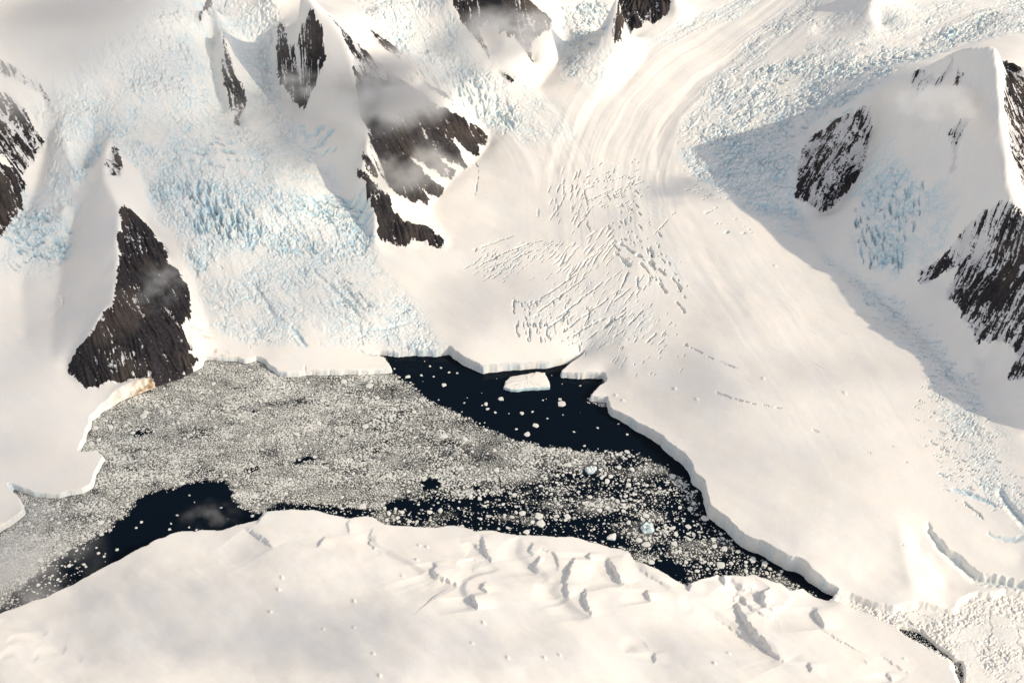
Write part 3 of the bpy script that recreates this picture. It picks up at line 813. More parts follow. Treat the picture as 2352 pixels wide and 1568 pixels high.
# ------------------------------------------------------------------ rock faces
ROCKS = [  # name key, mountain key, polygon, fall direction (px), snow cover, label
    ('spur', [(275, 472), (287, 473), (310, 489), (336, 513), (361, 549), (382, 572), (384, 599), (411, 617), (413, 634), (430, 651), (436, 692), (437, 730), (427, 741), (415, 751), (427, 768), (442, 796), (437, 809), (458, 828), (444, 844), (410, 868), (372, 889), (346, 868), (293, 877), (279, 882), (241, 880), (224, 894), (196, 895), (172, 871), (160, 858), (158, 848), (176, 812), (211, 768), (240, 719), (248, 708), (262, 712), (266, 689), (267, 655), (273, 603), (275, 572), (268, 548), (270, 534), (276, 517)],
     (0.6, 1), 0.10, 'large dark triangular rock face of the spur above the brash ice'),
    ('spur', [(257, 341), (248, 358), (245, 382), (249, 399), (272, 408), (282, 382), (272, 344)], (0.3, 1), 0.42, 'small faded rock outcrop high on the spur above the large triangular face'),
    ('core', [(796, 78), (806, 138), (817, 193), (824, 258), (846, 300), (850, 344), (862, 379), (878, 413), (906, 441), (947, 463), (985, 474), (978, 465), (988, 458), (968, 437), (990, 448), (1009, 453), (1019, 430), (985, 405), (950, 372), (937, 360), (955, 366), (1000, 396), (1037, 413), (1049, 396), (1020, 372), (1006, 358), (1040, 376), (1070, 392), (1078, 385), (1050, 340), (1037, 317), (1070, 345), (1100, 360), (1103, 350), (1097, 332), (1118, 334), (1121, 317), (1106, 296), (1033, 258), (982, 227), (923, 186), (878, 148), (830, 107), (803, 80), (775, 54), (752, 42), (775, 62)],
     (1, 0.95), 0.12, 'broad dark rock slope under drifting mist at the centre of the range'),
    ('core', [(834, 343), (832, 365), (844, 389), (871, 415), (862, 390), (850, 365)], (0.5, 1), 0.35, 'narrow rock strip beside the snow chute on the central range'),
    ('core', [(827, 387), (820, 391), (823, 410), (839, 420), (844, 448), (856, 482), (873, 520), (866, 540), (878, 551), (901, 562), (933, 564), (957, 551), (978, 560), (987, 562), (1000, 570), (1016, 568), (1020, 555), (1013, 541), (999, 539), (994, 527), (982, 520), (947, 517), (940, 512), (902, 482), (895, 455), (861, 424), (844, 403)],
     (0.6, 1), 0.12, 'hook shaped black rock toe reaching onto the flat snow'),
    ('core', [(640, 52), (655, 60), (660, 100), (680, 115), (700, 60), (712, 30), (722, 38), (735, 60), (746, 100), (748, 140), (735, 170), (715, 215), (700, 250), (686, 245), (670, 225), (650, 200), (636, 160), (636, 100)],
     (0.05, 1), 0.25, 'forked dark rock band on the shaded west slope of the central range'),
    ('core', [(782, 68), (800, 82), (806, 100), (840, 118), (880, 150), (870, 160), (820, 140), (806, 130)], (1, 1), 0.4, None),
    ('sliver', [(507, 70), (516, 78), (524, 120), (542, 170), (562, 205), (566, 228), (556, 260), (545, 290), (532, 262), (522, 215), (508, 175), (512, 120)], (0.35, 1), 0.36, 'thin snow streaked rock rib between two icefalls'),
    ('sliver', [(478, -20), (498, -20), (486, 22), (466, 52), (454, 50), (460, 30)], (-0.5, 1), 0.36, 'small rock patch at the head of the thin rib'),
    ('west', [(0, 205), (30, 222), (62, 262), (80, 300), (100, 322), (92, 350), (78, 372), (50, 398), (20, 372), (0, 350), (-60, 330), (-60, 190)], (0.9, 1), 0.40, 'streaked rock face on the west mountain, upper of its two'),
    ('west', [(0, 372), (34, 380), (58, 418), (52, 450), (48, 478), (22, 515), (0, 542), (-60, 560), (-60, 360)], (0.9, 1), 0.26, 'streaked rock face on the west mountain, lower of its two'),
    ('west', [(0, 140), (40, 160), (80, 178), (112, 215), (118, 250), (108, 240), (90, 210), (50, 190), (10, 175), (-30, 160)], (0.9, 1), 0.55, None),
    ('rib', [(850, 66), (868, 78), (900, 100), (922, 125), (920, 138), (896, 118), (872, 104), (856, 88)], (1, 0.8), 0.35, 'slim rock outcrop in the icefall behind the central range'),
    ('rib', [(965, 178), (990, 200), (1030, 222), (1046, 236), (1020, 228), (985, 208)], (1, .8), 0.4, None),
    ('rib', [(1140, 158), (1158, 160), (1178, 172), (1184, 188), (1166, 192), (1150, 178)], (1, .8), 0.5, None),
    ('north', [(1035, -30), (1040, 10), (1060, 45), (1085, 80), (1110, 110), (1128, 135), (1120, 110), (1098, 62), (1115, 50), (1135, 60), (1165, 80), (1200, 105), (1215, 130), (1230, 147), (1222, 120), (1222, 95), (1238, 78), (1262, 68), (1268, 48), (1262, 34), (1225, 10), (1200, -30)],
     (0.7, 1), 0.16, 'ragged grey rock mountainside at the top edge, seen through thin mist'),
    ('tower', [(1421, -30), (1418, 18), (1412, 52), (1404, 80), (1409, 97), (1422, 94), (1428, 88), (1424, 66), (1434, 74), (1452, 70), (1475, 64), (1480, 44), (1500, 56), (1530, 34), (1540, 14), (1545, -30)], (-0.1, 1), 0.18, 'black rock buttress at the top edge above the main glacier'),
    ('east', [(1922, 270), (1940, 258), (1985, 240), (2001, 258), (2006, 306), (1992, 358), (1975, 403), (1944, 448), (1920, 475), (1885, 490), (1862, 470), (1827, 458), (1830, 396), (1841, 344), (1868, 303)], (-0.62, 1), 0.47, 'streaked rock face in shade below the left shoulder of the east peak'),
    ('east', [(2308, 456), (2350, 488), (2420, 600), (2500, 740), (2460, 860), (2352, 872), (2312, 872), (2340, 820), (2299, 785), (2237, 782), (2219, 737), (2195, 696), (2173, 682), (2200, 610), (2106, 652), (2113, 620), (2168, 579), (2202, 536), (2257, 482)],
     (-0.7, 1), 0.45, 'long streaked rock wall in shade at the right edge'),
    ('east', [(2302, 140), (2352, 185), (2450, 330), (2440, 520), (2352, 425), (2322, 350), (2308, 290), (2303, 220)], (0.75, 1), 0.45, 'sunlit speckled rock on the far side of the east peak ridge'),
    ('east', [(2095, 172), (2110, 158), (2125, 165), (2150, 182), (2180, 150), (2182, 132), (2190, 128), (2186, 165), (2150, 205), (2110, 218), (2090, 200)], (-0.5, 1), 0.62, None),
    ('east', [(2195, 165), (2212, 168), (2206, 190), (2192, 196)], (-0.4, 1), 0.4, None),
    ('east', [(2215, 270), (2225, 280), (2205, 330), (2195, 390), (2180, 400), (2190, 340), (2170, 305)], (-0.7, 1), 0.66, None),
]
MOUNTS = [
    ('spur', [(250, 305), (285, 330), (300, 400), (320, 470), (352, 520), (392, 575), (418, 612), (440, 650), (446, 735), (452, 800), (470, 835), (440, 856), (361, 889), (275, 925), (215, 968), (140, 930), (118, 800), (128, 700), (150, 580), (170, 480), (215, 380)],
     'snow_mountain', 'narrow snow spur with a dark triangular rock front beside the bay'),
    ('west', [(-400, 60), (0, 132), (60, 160), (112, 210), (122, 270), (112, 340), (95, 410), (65, 490), (0, 560), (-400, 640)], 'snow_mountain', 'snow and rock mountain cut by the left edge'),
    ('sliver', [(470, -60), (510, -60), (515, 60), (530, 110), (570, 205), (572, 240), (550, 300), (520, 270), (500, 200), (490, 90), (448, 60), (450, 20)], 'snow_mountain', 'thin steep rib rising between two icefalls near the top edge'),
    ('core', [(640, -60), (740, -60), (750, 30), (830, 98), (923, 172), (1033, 245), (1108, 290), (1128, 318), (1118, 345), (1060, 410), (1000, 470), (1010, 515), (1030, 550), (1020, 578), (960, 574), (875, 566), (850, 520), (780, 430), (710, 340), (640, 285), (625, 120)], 'snow_mountain', 'high snow ridge with broad dark rock slopes and mist in the middle of the range'),
    ('north', [(1020, -80), (1210, -80), (1235, 5), (1270, 34), (1276, 62), (1242, 84), (1238, 150), (1225, 155), (1130, 145), (1080, 90), (1030, 40)], 'snow_mountain', 'rocky mountain at the top edge left of the black buttress'),
    ('tower', [(1412, -80), (1412, 18), (1406, 55), (1398, 85), (1405, 105), (1430, 98), (1490, 75), (1548, 40), (1560, -80)], 'snow_mountain', 'snow peak with a black buttress at the top edge'),
    ('east', [(1835, 300), (1920, 260), (2012, 214), (2120, 153), (2213, 106), (2290, 106), (2400, 130), (2900, 300), (3200, 1000), (2600, 1250), (2420, 1120), (2310, 1010), (2200, 870), (2060, 712), (1905, 600), (1832, 502), (1815, 440), (1820, 350)], 'snow_mountain', 'big shaded snow peak with flat summit on the right'),
]
quad_id = np.zeros((NV - 1, NU - 1), int)      # 0 glacier, 1 dome, 10+m mountain, 100+k rock
QX = (VX[:-1, :-1] + VX[1:, 1:]) / 2
QY = (VY[:-1, :-1] + VY[1:, 1:]) / 2
ragx = 9 * perlin(QX / 26, QY / 26, 41) + 6 * perlin(QX / 9, QY / 9, 42)
ragy = 9 * perlin(QX / 26, QY / 26, 43) + 6 * perlin(QX / 9, QY / 9, 44)
QPX, QPY = proj(QX, QY, PLZ)


def assign(P, val, rag=0.0, only=None):
    lo, hi = P.min(0) - 25, P.max(0) + 25
    sel = (QX > lo[0]) & (QX < hi[0]) & (QY > lo[1]) & (QY < hi[1])
    if only is not None:
        sel &= only
    idx = np.nonzero(sel)
    x, y = QX[idx], QY[idx]
    ins = inpoly(x + rag * ragx[idx], y + rag * ragy[idx], P)
    quad_id[idx[0][ins], idx[1][ins]] = val


dome_side = np.array(list(COAST[len(NORTH):]))
far = np.array([[-9000, dome_side[-1][1]], [-9000, -2000], [9000, -2000], [9000, 1500]])
rub_low = RUB_P[-8:]
dome_poly = np.concatenate([dome_side, far, rub_low])
assign(dome_poly, 1)
rub_quads = np.zeros(quad_id.shape, bool)
assign(RUB_P, 2, 0.6)
for k, (key, poly, nm, lab) in enumerate(MOUNTS):
    P = wpoly(poly)
    assign(P, 10 + k, 0.25)
mk = {m[0]: 10 + k for k, m in enumerate(MOUNTS)}
FLOW = np.zeros(VX.shape + (3,), np.float32)
COVER = np.zeros(VX.shape)
rock_parent = {}
SNOWY = np.zeros(VX.shape)
for k, (key, poly, dr, cover, lab) in enumerate(ROCKS):
    P = wpoly(poly)
    assign(P, 100 + k, 0.8)
    rock_parent[100 + k] = key
    ctr = np.array(poly, float).mean(0)
    x0, y0 = hit([ctr[0]], [ctr[1]])
    zc = bil(BASE, x0, y0)
    x1, y1 = unproj(ctr[0] + dr[0] * 20, ctr[1] + dr[1] * 20, zc - 16)
    d = np.array([x1[0] - x0[0], y1[0] - y0[0]])
    d /= np.hypot(*d)
    S = sdf(P, 80)
    s = bil(S, VX, VY)
    sel = s > -35
    x, y = VX[sel], VY[sel]
    al, ac = x * d[0] + y * d[1], -x * d[1] + y * d[0]
    ac = ac + 5 * fbm(x / 40, y / 40, 700 + k, 2) + 32 * fbm(x / 210, y / 210, 705 + k, 2)
    g = np.abs(perlin(ac / 34, al / 170, 710 + k)) * 2 - .5 + 0.9 * (np.abs(perlin(ac / 13, al / 70, 720 + k)) * 2 - .45)
    m = sstep(-10, 16, s[sel])
    big_g = np.abs(perlin(ac / 95, al / 420, 760 + k)) * 2 - .5
    g = g + .5 * big_g
    Z[sel] += m * (9.0 * g + 9 * big_g + 3.0 * fbm(x / 9, y / 9, 730 + k, 2))
    FLOW[sel, 0] = ac
    FLOW[sel, 1] = al
    FLOW[sel, 2] = k * 31.0
    # snow lies in the gullies (low g)
    cov = cover * 1.0 + .085 + .16 * perlin(al / 13 + 1.5 * perlin(ac / 50, al / 50, 770), ac / 75, 771 + k) + 0.30 * (-g) + 0.25 * fbm(x / 90, y / 90, 740 + k, 2) + 0.5 * sstep(10, -6, s[sel]) * cover
    COVER[sel] = cov
# tan, silt-stained shore ice
DIRT = mask([(232, 950), (262, 908), (300, 884), (340, 872), (378, 868), (385, 910), (317, 950), (250, 985), (225, 975)], 6, 4, 5) * np.clip(0.95 + 0.9 * fbm(VX / 14, VY / 60, 800, 3), 0, 1)
DIRT = np.maximum(DIRT, 0.35 * mask([(430, 742), (470, 752), (520, 775), (500, 780), (450, 765)], 8, 4, 6) * sstep(0, .4, perlin(VX / 60, VY / 8, 801)))
DIRT = np.maximum(DIRT, 0.5 * mask([(440, 810), (500, 800), (560, 815), (500, 830)], 6, 4, 7) * sstep(0.1, .5, perlin(VX / 20, VY / 10, 802)))
DIRT = np.clip(DIRT, 0, 1)
print('rocks', round(time.time() - T0, 1))

# ------------------------------------------------------------------ materials
C = bpy.data.collections.new('scene')
bpy.context.scene.collection.children.link(C)


class NT:
    def __init__(s, name):
        s.m = bpy.data.materials.new(name)
        s.m.use_nodes = True
        s.t = s.m.node_tree
        s.t.nodes.clear()
        s.out = s.n('ShaderNodeOutputMaterial')

    def n(s, ty, **kw):
        nd = s.t.nodes.new(ty)
        for k, v in kw.items():
            if k.startswith('i_'):
                nd.inputs[k[2:].replace('_', ' ')].default_value = v
            else:
                setattr(nd, k, v)
        return nd

    def l(s, a, b):
        s.t.links.new(a, b)

    def math(s, op, a, b=None, clamp=False):
        nd = s.n('ShaderNodeMath', operation=op, use_clamp=clamp)
        for i, v in enumerate((a, b)):
            if v is None:
                continue
            if isinstance(v, (int, float)):
                nd.inputs[i].default_value = v
            else:
                s.l(v, nd.inputs[i])
        return nd.outputs[0]

    def mix(s, f, a, b):
        nd = s.n('ShaderNodeMix', data_type='RGBA')
        for sock, v in ((nd.inputs[0], f), (nd.inputs[6], a), (nd.inputs[7], b)):
            if isinstance(v, (int, float)):
                sock.default_value = v
            elif isinstance(v, tuple):
                sock.default_value = (*v, 1)
            else:
                s.l(v, sock)
        return nd.outputs[2]

    def attr(s, name, vec=False):
        nd = s.n('ShaderNodeAttribute', attribute_name=name)
        return nd.outputs['Vector'] if vec else nd.outputs['Fac']

    def noise(s, vec, scale, detail=4, rough=.55):
        nd = s.n('ShaderNodeTexNoise')
        nd.inputs['Scale'].default_value = scale
        nd.inputs['Detail'].default_value = detail
        nd.inputs['Roughness'].default_value = rough
        if vec is not None:
            s.l(vec, nd.inputs['Vector'])
        return nd.outputs['Fac']

    def scale(s, vec, v):
        nd = s.n('ShaderNodeVectorMath', operation='MULTIPLY')
        s.l(vec, nd.inputs[0])
        nd.inputs[1].default_value = v
        return nd.outputs[0]

    def ramp(s, f, a, b):
        nd = s.n('ShaderNodeMapRange', interpolation_type='SMOOTHSTEP')
        s.l(f, nd.inputs['Value'])
        nd.inputs['From Min'].default_value = a
        nd.inputs['From Max'].default_value = b
        return nd.outputs['Result']

    def bsdf(s, col, rough=.6, spec=.3, bump=None, dist=1.0, strength=1.0):
        b = s.n('ShaderNodeBsdfPrincipled')
        if isinstance(col, tuple):
            b.inputs['Base Color'].default_value = (*col, 1)
        else:
            s.l(col, b.inputs['Base Color'])
        b.inputs['Roughness'].default_value = rough
        b.inputs['Specular IOR Level'].default_value = spec
        if bump is not None:
            bn = s.n('ShaderNodeBump')
            bn.inputs['Distance'].default_value = dist
            bn.inputs['Strength'].default_value = strength
            s.l(bump, bn.inputs['Height'])
            s.l(bn.outputs[0], b.inputs['Normal'])
        s.l(b.outputs[0], s.out.inputs['Surface'])
        return b


SNOW = (0.85, 0.80, 0.73)
ICE = (0.43, 0.62, 0.70)


def snow_material():
    m = NT('snow')
    pos = m.n('ShaderNodeNewGeometry').outputs['Position']
    n1 = m.noise(pos, 0.012, 3)
    col = m.mix(m.ramp(n1, .35, .7), SNOW, (0.82, 0.785, 0.74))
    n2 = m.noise(pos, 0.13, 4)
    bl = m.math('MULTIPLY', m.attr('blue'), m.math('ADD', m.ramp(n2, .3, .65), 0.25), True)
    col = m.mix(bl, col, ICE)
    n3 = m.noise(m.scale(pos, (1, .5, 1)), 0.06, 5)
    dirt = m.math('MULTIPLY', m.attr('dirt'), m.math('ADD', m.ramp(n3, .35, .6), .35), True)
    col = m.mix(dirt, col, m.mix(m.ramp(n3, .5, .62), (0.50, 0.35, 0.20), (0.22, 0.16, 0.11)))
    b = m.math('ADD', m.noise(pos, .05, 5, .6), m.noise(m.scale(pos, (.6, 1.6, 1)), .16, 3))
    c_, s_ = 0, 0
    rp = m.n('ShaderNodeVectorRotate', rotation_type='Z_AXIS')
    m.l(pos, rp.inputs['Vector'])
    rp.inputs['Angle'].default_value = R(25)
    b = m.math('ADD', b, m.noise(m.scale(rp.outputs[0], (.012, .11, .05)), 1.0, 5, .6))
    m.bsdf(col, .75, .15, b, 1.0, .45)
    return m.m


def rock_material():
    m = NT('rock')
    fl = m.attr('flow', True)
    pos = m.n('ShaderNodeNewGeometry').outputs['Position']
    s1 = m.noise(m.scale(fl, (.075, .011, 1)), 1.0, 5, .65)
    s2 = m.noise(m.scale(fl, (.24, .08, 1)), 1.0, 5, .65)
    s3 = m.noise(pos, .11, 5, .7)
    v = m.math('ADD', m.attr('cover'), m.math('MULTIPLY', m.math('SUBTRACT', s1, .5), 1.5))
    v = m.math('ADD', v, m.math('MULTIPLY', m.math('SUBTRACT', s2, .5), 1.0))
    v = m.math('ADD', v, m.math('MULTIPLY', m.math('SUBTRACT', s3, .5), 1.1))
    sn = m.ramp(v, .52, .60)
    rk = m.mix(m.ramp(s3, .35, .7), (0.021, 0.019, 0.023), (0.050, 0.044, 0.045))
    n5 = m.noise(pos, .006, 3)
    rk = m.mix(m.math('MULTIPLY', m.ramp(n5, .45, .65), .8), rk, (0.085, 0.068, 0.058))
    col = m.mix(sn, rk, (0.78, 0.755, 0.735))
    m.bsdf(col, .85, .15, m.math('ADD', s2, s3), 5.0, .8)
    return m.m


M_SNOW, M_ROCK = snow_material(), rock_material()

# ------------------------------------------------------------------ build terrain pieces
gxu, gxv = np.gradient(VX)[::-1]
gyu, gyv = np.gradient(VY)[::-1]
gzu, gzv = np.gradient(Z)[::-1]
# positions differences along u and v (rows run towards the camera)
N = np.cross(np.stack([gxv, gyv, gzv], -1), np.stack([gxu, gyu, gzu], -1))
N /= np.linalg.norm(N, axis=-1, keepdims=True)
N[N[..., 2] < 0] *= -1
VI = np.arange(NV * NU).reshape(NV, NU)
quads = np.stack([VI[1:, :-1], VI[1:, 1:], VI[:-1, 1:], VI[:-1, :-1]], -1)
zmax = np.maximum(np.maximum(Z[:-1, :-1], Z[1:, 1:]), np.maximum(Z[1:, :-1], Z[:-1, 1:]))
dry = zmax > -9
PV = np.stack([VX, VY, Z], -1).reshape(-1, 3)
PN = N.reshape(-1, 3)


def props(o, label=None, cat=None, group=None, kind=None):
    if label:
        o['label'] = label
    if cat:
        o['category'] = cat
    if group:
        o['group'] = group
    if kind:
        o['kind'] = kind
    return o


def raw_mesh(name, verts, faces4=None, loops=None, starts=None, totals=None, mat=None, parent=None, smooth=True):
    me = bpy.data.meshes.new(name)
    if faces4 is not None:
        loops = faces4.reshape(-1)
        n = len(faces4)
        starts, totals = np.arange(n) * 4, np.full(n, 4)
    me.vertices.add(len(verts))
    me.vertices.foreach_set('co', np.ascontiguousarray(verts, np.float32).reshape(-1))
    me.loops.add(len(loops))
    me.loops.foreach_set('vertex_index', np.ascontiguousarray(loops, np.int32))
    me.polygons.add(len(starts))
    me.polygons.foreach_set('loop_start', np.ascontiguousarray(starts, np.int32))
    me.polygons.foreach_set('loop_total', np.ascontiguousarray(totals, np.int32))
    me.polygons.foreach_set('use_smooth', np.full(len(starts), smooth))
    me.update(calc_edges=True)
    if mat:
        me.materials.append(mat)
    o = bpy.data.objects.new(name, me)
    C.objects.link(o)
    if parent is not None:
        o.parent = parent
    return o


def fattr(me, name, arr, vec=False):
    a = me.attributes.new(name, 'FLOAT_VECTOR' if vec else 'FLOAT', 'POINT')
    a.data.foreach_set('vector' if vec else 'value', np.ascontiguousarray(arr, np.float32).reshape(-1))


def piece(name, ident, mat, parent=None, rock=False):
    q = quads[(quad_id == ident) & dry]
    if len(q) == 0:
        return None
    u, inv = np.unique(q.reshape(-1), return_inverse=True)
    o = raw_mesh(name, PV[u], faces4=inv.reshape(-1, 4), mat=mat, parent=parent)
    me = o.data
    if rock:
        fattr(me, 'flow', FLOW.reshape(-1, 3)[u], True)
        fattr(me, 'cover', COVER.reshape(-1)[u])
    else:
        fattr(me, 'blue', BLUE.reshape(-1)[u])
        fattr(me, 'dirt', DIRT.reshape(-1)[u])
    me.normals_split_custom_set_from_vertices(PN[u].astype(np.float32))
    return o


g = piece('glacier_terrain', 0, M_SNOW)
props(g, 'snow covered glacier with crevasses and icefalls flowing down to the dark bay', kind='structure')
g = piece('snow_hill', 1, M_SNOW)
props(g, 'smooth white ice dome with a few open crevasses along the bottom edge', kind='structure')
g = piece('rubble_ice_terrain', 2, M_SNOW)
if g:
    props(g, 'broken rubble ice packed between the ice dome and the big glacier', kind='structure')
mo = {}
for k, (key, poly, nm, lab) in enumerate(MOUNTS):
    o = piece(nm, 10 + k, M_SNOW)
    if o:
        props(o, lab, kind='structure')
        mo[key] = o
for k, (key, poly, dr, cover, lab) in enumerate(ROCKS):
    o = piece('rock_face', 100 + k, M_ROCK, parent=mo.get(key), rock=True)
    if o is None:
        continue
    if lab:
        o['label'] = lab
    if key not in mo:
        props(o, lab or 'small dark rock outcrop poking from the icefall behind the central range', kind='structure')
        o.name = 'rock_hill'
print('terrain', round(time.time() - T0, 1))
#@@ICE@@
# ------------------------------------------------------------------ bay: brash ice density (survey px -> 0..1)
def upoly(P, z=0.0):
    P = np.array(P, float)
    return np.stack(unproj(P[:, 0], P[:, 1], z), 1)


OPEN = [
    [(865, 800), (909, 800), (1030, 790), (1109, 830), (1360, 790), (1400, 860), (1350, 920), (1400, 930), (1460, 975), (1530, 1020), (1590, 1070), (1625, 1130), (1650, 1190), (1700, 1240), (1760, 1270), (1830, 1300), (1925, 1365), (1900, 1390), (1850, 1355), (1800, 1322), (1770, 1305), (1735, 1282), (1690, 1258), (1655, 1228), (1622, 1195), (1608, 1170), (1596, 1130), (1570, 1108), (1530, 1078), (1490, 1050), (1440, 1034), (1385, 1038), (1330, 1034), (1240, 1024), (1170, 1008), (1110, 978), (1060, 950), (1005, 932), (965, 905), (945, 882), (910, 862)],
    [(-60, 1450), (0, 1392), (60, 1335), (110, 1292), (190, 1247), (250, 1215), (290, 1182), (310, 1146), (345, 1130), (400, 1124), (430, 1110), (465, 1103), (515, 1103), (530, 1112), (540, 1150), (560, 1166), (600, 1176), (620, 1190), (560, 1230), (400, 1260), (200, 1340)],
    [(668, 1066), (682, 1050), (722, 1046), (745, 1050), (715, 1058), (700, 1066)],
    [(965, 1106), (990, 1098), (1016, 1102), (1008, 1118), (985, 1132), (970, 1122)],
    [(872, 1165), (890, 1150), (925, 1144), (960, 1152), (1000, 1158), (990, 1170), (930, 1174), (890, 1172)],
    [(1030, 1152), (1090, 1140), (1165, 1130), (1155, 1145), (1090, 1160), (1040, 1166)],
    [(560, 1078), (600, 1066), (596, 1076), (570, 1086)],
    [(1345, 1090), (1372, 1089), (1375, 1096), (1350, 1097)],  # ice-free gap painting the dark shadow patch below the lumpy iceberg
    [(300, 992), (350, 985), (345, 994), (310, 1000)],
    [(1480, 1290), (1530, 1280), (1570, 1300), (1580, 1340), (1540, 1340), (1500, 1310)],
    [(1000, 1205), (1060, 1180), (1180, 1200), (1300, 1212), (1380, 1222), (1450, 1250), (1400, 1262), (1250, 1240), (1060, 1225)],
    [(600, 1180), (640, 1155), (760, 1158), (860, 1172), (860, 1200), (700, 1180)],
]
OPEN_S = [sdf(upoly(P), 60) for P in OPEN]
EASTZ = sdf(upoly([(900, 1215), (870, 1150), (1010, 1140), (1180, 1120), (1300, 1060), (1440, 1035), (1560, 1080), (1640, 1180), (1720, 1250), (1850, 1350), (1650, 1350), (1400, 1270), (1100, 1225)]), 90)
MIDZ = sdf(upoly([(940, 850), (1120, 960), (1280, 1030), (1200, 1090), (1000, 1140), (800, 1130), (760, 1000), (820, 860)]), 90)


def density(x, y):
    wx, wy = x + 14 * fbm(x / 45, y / 45, 901, 3), y + 14 * fbm(x / 45, y / 45, 905, 3)
    e = sstep(-70, 70, bil(EASTZ, wx, wy))
    m = sstep(-80, 80, bil(MIDZ, wx, wy))
    d = 0.97 - 0.17 * m - 0.50 * e
    n = fbm(x / 150, y / 70, 910, 4)
    d = d + (0.34 + 0.45 * e) * n - .30 * (1 - e) * sstep(.22, .5, fbm(x / 210, y / 60, 960, 3))
    d -= (0.5 + .4 * e) * sstep(.34, .62, fbm(x / 70, y / 26, 920, 3))
    for k, S in enumerate(OPEN_S):
        s = bil(S, wx + 7 * perlin(x / 16, y / 16, 930), wy + 7 * perlin(x / 16, y / 16, 931))
        lo = 0.03 if k < 2 else 0.06
        if k >= 10:
            lo = 0.2
        if k == 1:
            lo = .04 + .34 * sstep(-1050, -1500, x)
        d = d + (lo - d) * sstep(-9, 11, s)
    return np.clip(d, 0, 1)


def px_scale(x, y):
    """metres per survey pixel at the sea surface"""
    return (y * math.cos(DIP) + CAM_H * math.sin(DIP)) / F


ice_m = NT('floe_ice')
pos = ice_m.n('ShaderNodeNewGeometry').outputs['Position']
ic = ice_m.mix(ice_m.attr('tone'), (0.74, 0.725, 0.675), (0.38, 0.40, 0.37))
ice_m.bsdf(ic, .7, .2, ice_m.noise(pos, .3, 3), .4, .5)
berg_m = NT('berg_ice')
pos = berg_m.n('ShaderNodeNewGeometry')
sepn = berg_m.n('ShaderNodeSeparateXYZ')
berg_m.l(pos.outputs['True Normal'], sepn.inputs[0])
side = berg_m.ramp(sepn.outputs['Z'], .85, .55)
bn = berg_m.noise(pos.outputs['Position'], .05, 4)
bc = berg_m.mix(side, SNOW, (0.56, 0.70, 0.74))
bc = berg_m.mix(berg_m.math('MULTIPLY', berg_m.ramp(bn, .55, .75), .35), bc, (0.55, 0.68, 0.72))
berg_m.bsdf(bc, .7, .2, berg_m.noise(pos.outputs['Position'], .12, 5), 1.0, .5)


def outline(n, r, seed, asp, ang):
    g = np.random.default_rng(seed)
    th = np.sort((np.arange(n) + g.uniform(-.36, .36, n)) / n * 2 * math.pi)
    rr = r * g.uniform(.72, 1.12, n)
    x, y = rr * np.cos(th), rr * np.sin(th) * asp
    c, s = math.cos(ang), math.sin(ang)
    return np.stack([x * c - y * s, x * s + y * c], 1)


def berg_mesh(name, P, h, dome, seed, peaks=0, tone=None):
    """ice block: submerged foot, upright sides, bevelled shoulder and an uneven top"""
    g = np.random.default_rng(seed)
    n = len(P)
    c = P.mean(0)
    fr = np.random.default_rng(seed + 5)
    ringdef = [(1.03, -1.0), (1.0, 0.02), (0.985, h * .8), (0.93, h), (0.62, h + dome * .6), (0.3, h + dome)]
    V = []
    rr = P - c
    for s, z in ringdef:
        ring = c + rr * s
        zz = np.full(n, z)
        if z > h * .5:
            zz = zz + g.uniform(-.09, .09, n) * h
            if peaks and s < .95:
                zz = zz + peaks * h * np.maximum(0, g.normal(0, .5, n))
            # tilt
            zz = zz + (ring - c)[:, 0] * tilt_k * h / max(1, np.abs(rr).max())
        V.append(np.column_stack([ring, zz]))
    V.append(np.array([[c[0], c[1], h + dome * 1.05]]))
    V = np.concatenate(V)
    L, S, Tt = [], [], []
    for k in range(len(ringdef) - 1):
        for i in range(n):
            j = (i + 1) % n
            S.append(len(L)); L += [k * n + i, k * n + j, (k + 1) * n + j, (k + 1) * n + i]; Tt.append(4)
    b = (len(ringdef) - 1) * n
    for i in range(n):
        S.append(len(L)); L += [b + i, b + (i + 1) % n, len(ringdef) * n]; Tt.append(3)
    return V, L, S, Tt


